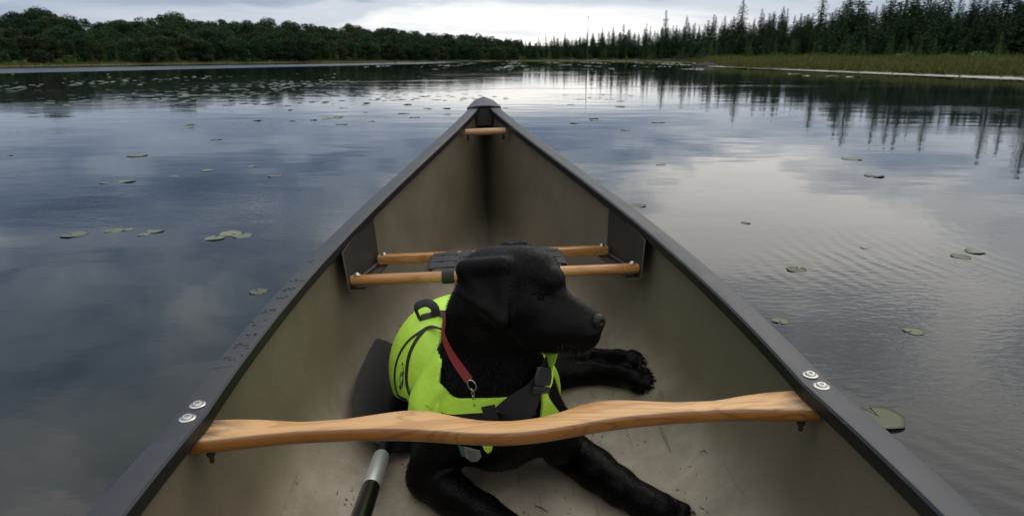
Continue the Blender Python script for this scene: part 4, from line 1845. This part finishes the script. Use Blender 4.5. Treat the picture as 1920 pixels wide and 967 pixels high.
def build_buckle():
    c, nrm = drape(bvh_dog, (.0545, 1.049, -.530), .017)
    t = (Vector((.066, 1.052, -.508)) - Vector((.044, 1.050, -.556))).normalized()
    t = (t - nrm * t.dot(nrm)).normalized()
    s = nrm.cross(t)
    Mx = Matrix((s, t, nrm)).transposed()
    mb = MB()
    mb.box(c, (.0175, .0165, .0038), Mx, bev=.0022)
    mb.box(c + t * -.0215, (.0195, .0035, .0036), Mx, bev=.0015)
    mb.box(c + t * -.0275, (.0195, .0018, .0030), Mx, bev=.0010)
    for sg in (-1, 1):
        mb.box(c + s * (.0165 * sg) + t * -.004, (.0030, .0085, .0032), Mx, bev=.0014)
    mb.build('buckle', M['buckle'], vest, DB, sharp=40)


build_buckle()

for nm, pts in (('zip', [(-.122, 1.216, -.487), (-.161, 1.257, -.531), (-.190, 1.274, -.584), (-.198, 1.258, -.637), (-.187, 1.243, -.687), (-.183, 1.236, -.705)]),
                ('zip', [(-.153, 1.288, -.532), (-.197, 1.319, -.574), (-.221, 1.309, -.611), (-.228, 1.296, -.654), (-.219, 1.282, -.698)])):
    z = add_ribbon(nm, M['strap'], vest, bvh_vest, pts, .0095 if pts[0][0] > -.14 else .006, off=.0012, nx=2)
# grab handle on the back
hp = [drape(bvh_vest, p, .002)[0] for p in ((-.135, 1.318, -.520), (-.170, 1.335, -.530))]
mb = MB()
h0, h1 = hp
upv = Vector((0, .1, 1)).normalized()
arc = [h0, h0 + upv * .018, h0.lerp(h1, .3) + upv * .030, h0.lerp(h1, .7) + upv * .033, h1 + upv * .024 + Vector((-.006, 0, 0)), h1]
mb.tube(dense(arc, .004), .010, n=10, flat=(.28, 1.0))
mb.build('grab_handle', M['strap'], vest, DB)
add_ribbon('back_strap', M['strap'], vest, bvh_vest, [(-.100, 1.250, -.490), (-.120, 1.285, -.500), (-.150, 1.31, -.515), (-.168, 1.333, -.528)], .018, off=.002)


def build_logo():
    """small dark blue embroidered emblem: a leaning oval with strokes over it"""
    V, F = [], []
    mb = MB()

    def stroke(pts, w):
        v, f = ribbon(bvh_vest, pts, w, th=.0006, off=.0009, nx=1, smooth_it=1)
        mb.add(v, f)
    o = Vector((-.2125, 1.287, -.645))
    eu = Vector((.010, -.012, .000)).normalized()       # across the panel
    ev = Vector((.002, .004, .020)).normalized()        # up the panel
    def at(u, v): return tuple(o + eu * u + ev * v)
    ring = [at(.006 * math.cos(t) + .001, .017 * math.sin(t)) for t in [6.283 * i / 16 for i in range(17)]]
    stroke(ring, .0016)
    stroke([at(-.004, -.024), at(.000, -.012), at(.006, .004), at(.007, .018), at(.004, .028)], .0022)
    stroke([at(-.003, .010), at(.002, .006), at(.004, .010), at(.001, .014)], .0016)
    stroke([at(-.005, -.016), at(-.003, -.022), at(.000, -.018)], .0040)
    stroke([at(.004, -.008), at(.007, -.002), at(.004, .001)], .0018)
    stroke([at(.000, .030), at(.001, .036)], .0014)
    stroke([at(.003, .030), at(.004, .036)], .0014)
    mb.build('logo', M['print'], vest, DB, sharp=0)


build_logo()

# collar, ring and chain
col_pts = [(-.112, 1.160, -.440), (-.109, 1.141, -.457), (-.105, 1.134, -.481), (-.097, 1.117, -.500), (-.083, 1.099, -.522), (-.071, 1.094, -.540), (-.062, 1.089, -.554)]
collar = add_ribbon('collar', M['collar'], dog, bvh_dog, col_pts, [(0, .013), (.5, .015), (1, .017)], th=.003, off=.0045)
tag(collar, 'red fabric dog collar')
c0, n0 = drape(bvh_dog, (-.0585, 1.084, -.557), .006)
mb = MB()
tv = Vector((.35, 0, -1)).normalized()
sv = n0.cross(tv).normalized()
mb.tube([c0 + (sv * math.cos(t) * .0075 + tv * (math.sin(t) * .011 + .004)) for t in [6.283 * i / 20 for i in range(21)]], .0012, n=8, cap=False)
mb.build('ring', M['steel'], collar, DB)
mb = MB()
for i in range(5):
    cc = drape(bvh_dog, tuple(Vector((-.057, 1.080, -.568)) + Vector((.0008, -.001, -.0062)) * i), .006)[0]
    a1, a2 = (sv, tv) if i % 2 else (n0, tv)
    mb.tube([cc + a1 * math.cos(t) * .0026 + a2 * math.sin(t) * .0044 for t in [6.283 * k / 12 for k in range(13)]], .0008, n=6, cap=False)
mb.build('chain', M['steel'], collar, DB)

# care tag and green tab hanging below the vest
def low_tag():
    c, n = drape(bvh_dog, (-.061, 1.051, -.679), .006)
    s = Vector((1, 0, 0))
    s = (s - n * s.dot(n)).normalized()
    u = n.cross(s)
    if u.z < 0: u = -u
    mb = MB()
    pts = [(-.016, .016), (.016, .016), (.018, .002), (.010, -.012), (-.002, -.017), (-.014, -.010)]
    v = [c + s * x + u * y + n * q for q in (.0, .0012) for x, y in pts]
    k = len(pts)
    mb.add(v, [list(range(k))[::-1], [i + k for i in range(k)]] + [(i, (i + 1) % k, (i + 1) % k + k, i + k) for i in range(k)])
    tg = mb.build('care_tag', M['tagm'], vest, DB, sharp=30)
    mb = MB()
    pts = [(-.028, .014), (-.017, .014), (-.0145, -.009), (-.022, -.011)]
    v = [c + s * x + u * y + n * q for q in (-.001, .0003) for x, y in pts]
    k = 4
    mb.add(v, [list(range(k))[::-1], [i + k for i in range(k)]] + [(i, (i + 1) % k, (i + 1) % k + k, i + k) for i in range(k)])
    mb.build('teal_tab', M['tagt'], vest, DB, sharp=30)
    mb = MB()
    for j in range(5):
        mb.box(c + n * .0017 + u * (.010 - .005 * j), (.010 - .001 * j, .0006, .0003), Matrix((s, u, n)).transposed())
    mb.build('print_lines', M['tagt'], vest, DB, sharp=0)
    c, n = drape(bvh_dog, (-.035, 1.053, -.668), .006)
    mb = MB()
    pts = [(-.013, .016), (.013, .016), (.008, -.004), (.001, -.012), (-.006, -.006)]
    v = [c + s * x + u * y + n * q for q in (.0, .003) for x, y in pts]
    k = 5
    mb.add(v, [list(range(k))[::-1], [i + k for i in range(k)]] + [(i, (i + 1) % k, (i + 1) % k + k, i + k) for i in range(k)])
    mb.build('strap_end', M['vest'], vest, DB, sharp=30)


low_tag()

# face details
mb = MB()
e0 = drape(bvh_dog, (.0625, 1.040, -.3790), -.0060)[0]
mb.lathe(e0 + Vector((0, -.004, -.004)), [(.0004, -.0072), (.0045, -.0056), (.0072, 0), (.0045, .0056), (.0004, .0072)], n=16)
mb.build('eye', M['eye'], dog, DB, sharp=0)
mb = MB()
lid = [drape(bvh_dog, p, .0012)[0] for p in ((.0505, 1.04, -.3780), (.056, 1.04, -.3745), (.064, 1.04, -.3745), (.071, 1.04, -.3790))]
mb.tube(dense(lid, .003), .0019, n=6)
mb.build('eyelid', M['fur'], dog, DB, sharp=0)


def build_nose():
    c = Vector((.1525, 1.0000, -.4175))
    V, F = [], []
    bm = bmesh.new()
    bmesh.ops.create_uvsphere(bm, u_segments=24, v_segments=16, radius=1)
    ax = Vector((.80, -.55, -.10)).normalized()
    q = Vector((0, 0, 1)).rotation_difference(ax)
    for v in bm.verts:
        x, y, z = v.co
        # nose pad: wide, flat fronted, nostril dents
        d = 1 - .28 * math.exp(-((abs(x) - .50) ** 2 + (y + .15) ** 2) / .05) * (1 if z > 0 else 0)
        v.co = c + q @ Vector((x * .0172 * d, y * .0145 * d, z * .0115 * d))
    mb = MB()
    bm.verts.ensure_lookup_table()
    mb.add([v.co for v in bm.verts], [[v.index for v in f.verts] for f in bm.faces])
    bm.free()
    mb.build('nose', M['nose'], dog, DB, sharp=0)


build_nose()
for nm, v in DOG.items():
    if nm.startswith('toe'):
        a, b = Vector(v[0:3]), Vector(v[4:7])
        d = (b - a)
        d = Vector((d.x, d.y, d.z * .3)).normalized()
        mb = MB()
        p = b + d * v[7] * .75 + Vector((0, 0, .002))
        mb.tube([p, p + d * .007 + Vector((0, 0, .0004)), p + d * .013 - Vector((0, 0, .0035))], [.0030, .0026, .0007], n=8)
        mb.build('claw', M['claw'], dog, DB)


def build_fur():
    """short coat: thin tapering hairs over the skin"""
    P = DV
    Q = DQ
    A = P[Q]
    cen = A.mean(1)
    nr = np.cross(A[:, 2] - A[:, 0], A[:, 3] - A[:, 1])
    area = np.linalg.norm(nr, axis=1)
    nr = nr / (area[:, None] + 1e-12)
    n = 120000
    idx = rng.choice(len(Q), n, p=area / area.sum())
    w = rng.random((n, 4))
    w /= w.sum(1)[:, None]
    root = (A[idx] * w[..., None]).sum(1)
    N = nr[idx]
    # outward normals: check the sign with the field gradient
    gi = np.clip(((root + N * .006 - BX0) / VOX).astype(int), 0, DIM - 1)
    val = dogF.F[gi[:, 0], gi[:, 1], gi[:, 2]]
    N = np.where((val > 0)[:, None], N, -N)
    # comb: down and back along the body, away from the nose on the head
    flow = np.tile(np.array([-.15, .35, -.8]), (n, 1))
    head = root[:, 2] > -.50
    nose = np.array((.155, 1.0, -.41))
    fh = root - nose
    fh /= np.linalg.norm(fh, axis=1)[:, None] + 1e-9
    flow[head] = fh[head]
    earz = (root[:, 0] < .012) & (root[:, 1] < 1.105) & (root[:, 2] > -.43)
    flow[earz] = (-.25, -.05, -1)
    # legs: toward the paws
    legR = (root[:, 0] > .10) & (root[:, 1] < 1.25) & (root[:, 2] < -.70)
    flow[legR] = (.6, -.7, -.1)
    legL = (root[:, 0] < .08) & (root[:, 1] < 1.12) & (root[:, 2] < -.72)
    flow[legL] = (.7, -.7, -.1)
    hind = (root[:, 0] > .18) & (root[:, 1] > 1.33)
    flow[hind] = (.7, -.6, -.1)
    flow -= N * (flow * N).sum(1)[:, None]
    flow /= np.linalg.norm(flow, axis=1)[:, None] + 1e-9
    ln = np.full(n, .0065)
    chest = (root[:, 2] < -.47) & (root[:, 2] > -.62) & (root[:, 1] < 1.2)
    ln[chest] = .012
    snout = head & (root[:, 0] > .085)
    ln[snout] = .0028
    ln[(root[:, 2] > -.47) & (root[:, 0] < -.03)] = .008
    ln[earz] = .0035
    ln *= .6 + .8 * rng.random(n)
    lift = .32 + .25 * rng.random(n)
    d = flow + N * lift[:, None] + rng.normal(size=(n, 3)) * .16
    d /= np.linalg.norm(d, axis=1)[:, None]
    sd = np.cross(d, N)
    sd /= np.linalg.norm(sd, axis=1)[:, None] + 1e-9
    wd = .00031
    v = np.stack([root - sd * wd, root + sd * wd, root + d * ln[:, None]], 1).reshape(-1, 3) - DB
    f = np.arange(3 * n).reshape(n, 3)
    o = link_mesh('fur', mesh_np('fur', v, f, M['fur']), dog)
    # greying chin hairs
    sel = np.where((root[:, 0] > .085) & (root[:, 2] < -.448) & (root[:, 2] > -.50) & (rng.random(n) < .3))[0][:260]
    r = root[sel]
    dd = N[sel] * .7 + rng.normal(size=(len(sel), 3)) * .25 + np.array([.2, 0, -.35])
    dd /= np.linalg.norm(dd, axis=1)[:, None]
    s2 = np.cross(dd, rng.normal(size=(len(sel), 3)))
    s2 /= np.linalg.norm(s2, axis=1)[:, None]
    l2 = .004 + .006 * rng.random(len(sel))
    v = np.stack([r - s2 * .0002, r + s2 * .0002, r + dd * l2[:, None]], 1).reshape(-1, 3) - DB
    link_mesh('chin_hair', mesh_np('chin_hair', v, np.arange(3 * len(sel)).reshape(-1, 3), M['grey_hair']), dog)


build_fur()

# ------------------------------------------------------------------ small things lying in the boat
def on_floor(x, s, lift=.001):
    return Vector((x, s, hullz(x, s) + lift))


def scrap(x, s, name, label, cat, fn, lift=.001):
    b = on_floor(x, s, lift)
    mb = MB()
    fn(mb, b)
    o = mb.build(name, M['grit'] if name != 'plastic_scrap' else M['clear'], None, b)
    o.matrix_world = canoe_matrix(b)
    tag(o, label, cat)
    return o


scrap(.062, 1.225, 'plastic_scrap', 'small crumpled clear plastic scrap on the floor between the dog\'s front legs', 'scrap',
      lambda mb, b: mb.add([b + Vector(q) for q in ((-.022, .01, .002), (-.004, -.006, .010), (.014, -.004, .003), (.010, .012, .012), (-.010, .018, .008), (.0, .004, .001))],
                           [(0, 1, 4), (1, 3, 4), (1, 2, 3), (0, 5, 1), (5, 2, 1), (5, 3, 2), (5, 4, 3), (0, 4, 5)]))
scrap(.062, 1.075, 'twig', 'thin brown twig on the floor between the dog\'s front legs', 'twig',
      lambda mb, b: mb.tube([b + Vector((-.012, .010, .0012)), b + Vector((0, .001, .002)), b + Vector((.011, -.012, .0012))], [.0009, .0011, .0006], n=6))
scrap(.176, 1.165, 'twig', 'short brown twig on the floor just right of the dog\'s right foreleg', 'twig',
      lambda mb, b: mb.tube([b + Vector((-.007, .007, .0012)), b + Vector((.007, -.006, .0012))], [.0009, .0006], n=6))
scrap(.40 - .02, 1.10, 'twig', 'forked dark twig at the right edge of the floor beyond the paw', 'twig',
      lambda mb, b: (mb.tube([b + Vector((-.009, 0, .001)), b + Vector((.0, .003, .002)), b + Vector((.008, .002, .001))], .0008, n=5),
                     mb.tube([b + Vector((0, .003, .0015)), b + Vector((.003, -.008, .001))], .0006, n=5)))


def build_debris():
    mb = MB()
    for i in range(520):
        x = rng.uniform(-.34, .36)
        s = rng.uniform(.88, 1.9)
        if noise.noise((x * 9, s * 7, 1)) < -.05: continue
        b = on_floor(x, s, .0006)
        a = rng.uniform(0, 6.28)
        l = rng.uniform(.0008, .0042) if rng.random() < .8 else rng.uniform(.004, .009)
        d = Vector((math.cos(a), math.sin(a), 0)) * l
        r = rng.uniform(.0003, .0010)
        k = Vector((rng.normal(), rng.normal(), 0)) * l * .25
        mb.tube([b - d, b + k, b + d], [r * .5, r, r * .4], n=4)
    o = mb.build('debris', M['grit'], None, B0, sharp=0)
    o.matrix_world = canoe_matrix(B0)
    tag(o, 'scattered dirt specks and plant bits on the canoe floor', 'dirt', kind='stuff')


build_debris()


def build_drops():
    """rain water beads and trickles lying on the left gunwale"""
    mb = MB()

    def bead(s, u, rx, ry, h, sk=0.0):
        w, z = gw(s)
        w2 = gw(s + .01)[0]
        k = min(math.sqrt(1 + ((w2 - w) / .01) ** 2), 1.22)
        x = -(w - GW * k * u)
        V, F = [], []
        n = 12
        rings = [(1, 0), (.9, .5), (.6, .85), (.25, 1)]
        for (q, hh) in rings:
            for j in range(n):
                t = 6.283 * j / n
                wob = 1 + .22 * math.sin(3 * t + s * 90) + .15 * math.sin(5 * t + u * 40)
                dx, dy = rx * q * wob * math.cos(t), ry * q * wob * math.sin(t)
                V.append((x + dx + sk * dy, s + dy + sk * dx, z + .0005 + h * hh))
        for i in range(3):
            for j in range(n):
                a, b = i * n + j, i * n + (j + 1) % n
                F.append((a, b, b + n, a + n))
        F.append([3 * n + j for j in range(n)])
        mb.add(V, F)
    for s0, cnt in ((1.015, 7), (1.055, 9), (1.10, 4), (1.15, 5), (1.20, 7), (1.26, 6), (1.30, 8), (1.34, 7), (1.45, 3)):
        for i in range(cnt):
            bead(s0 + rng.normal() * .006, rng.uniform(.15, .85), rng.uniform(.0010, .0042), rng.uniform(.0008, .0022), rng.uniform(.0010, .0022), rng.uniform(-.5, .5))
    for i in range(5):
        bead(.985 + .001 * i, .2 + .13 * i, .0038, .0014, .0010, .2)
    o = mb.build('water_drops', M['drop'], None, B0, sharp=0)
    o.matrix_world = canoe_matrix(B0)
    tag(o, 'water beads lying on the left gunwale', 'water drops', kind='stuff')


build_drops()
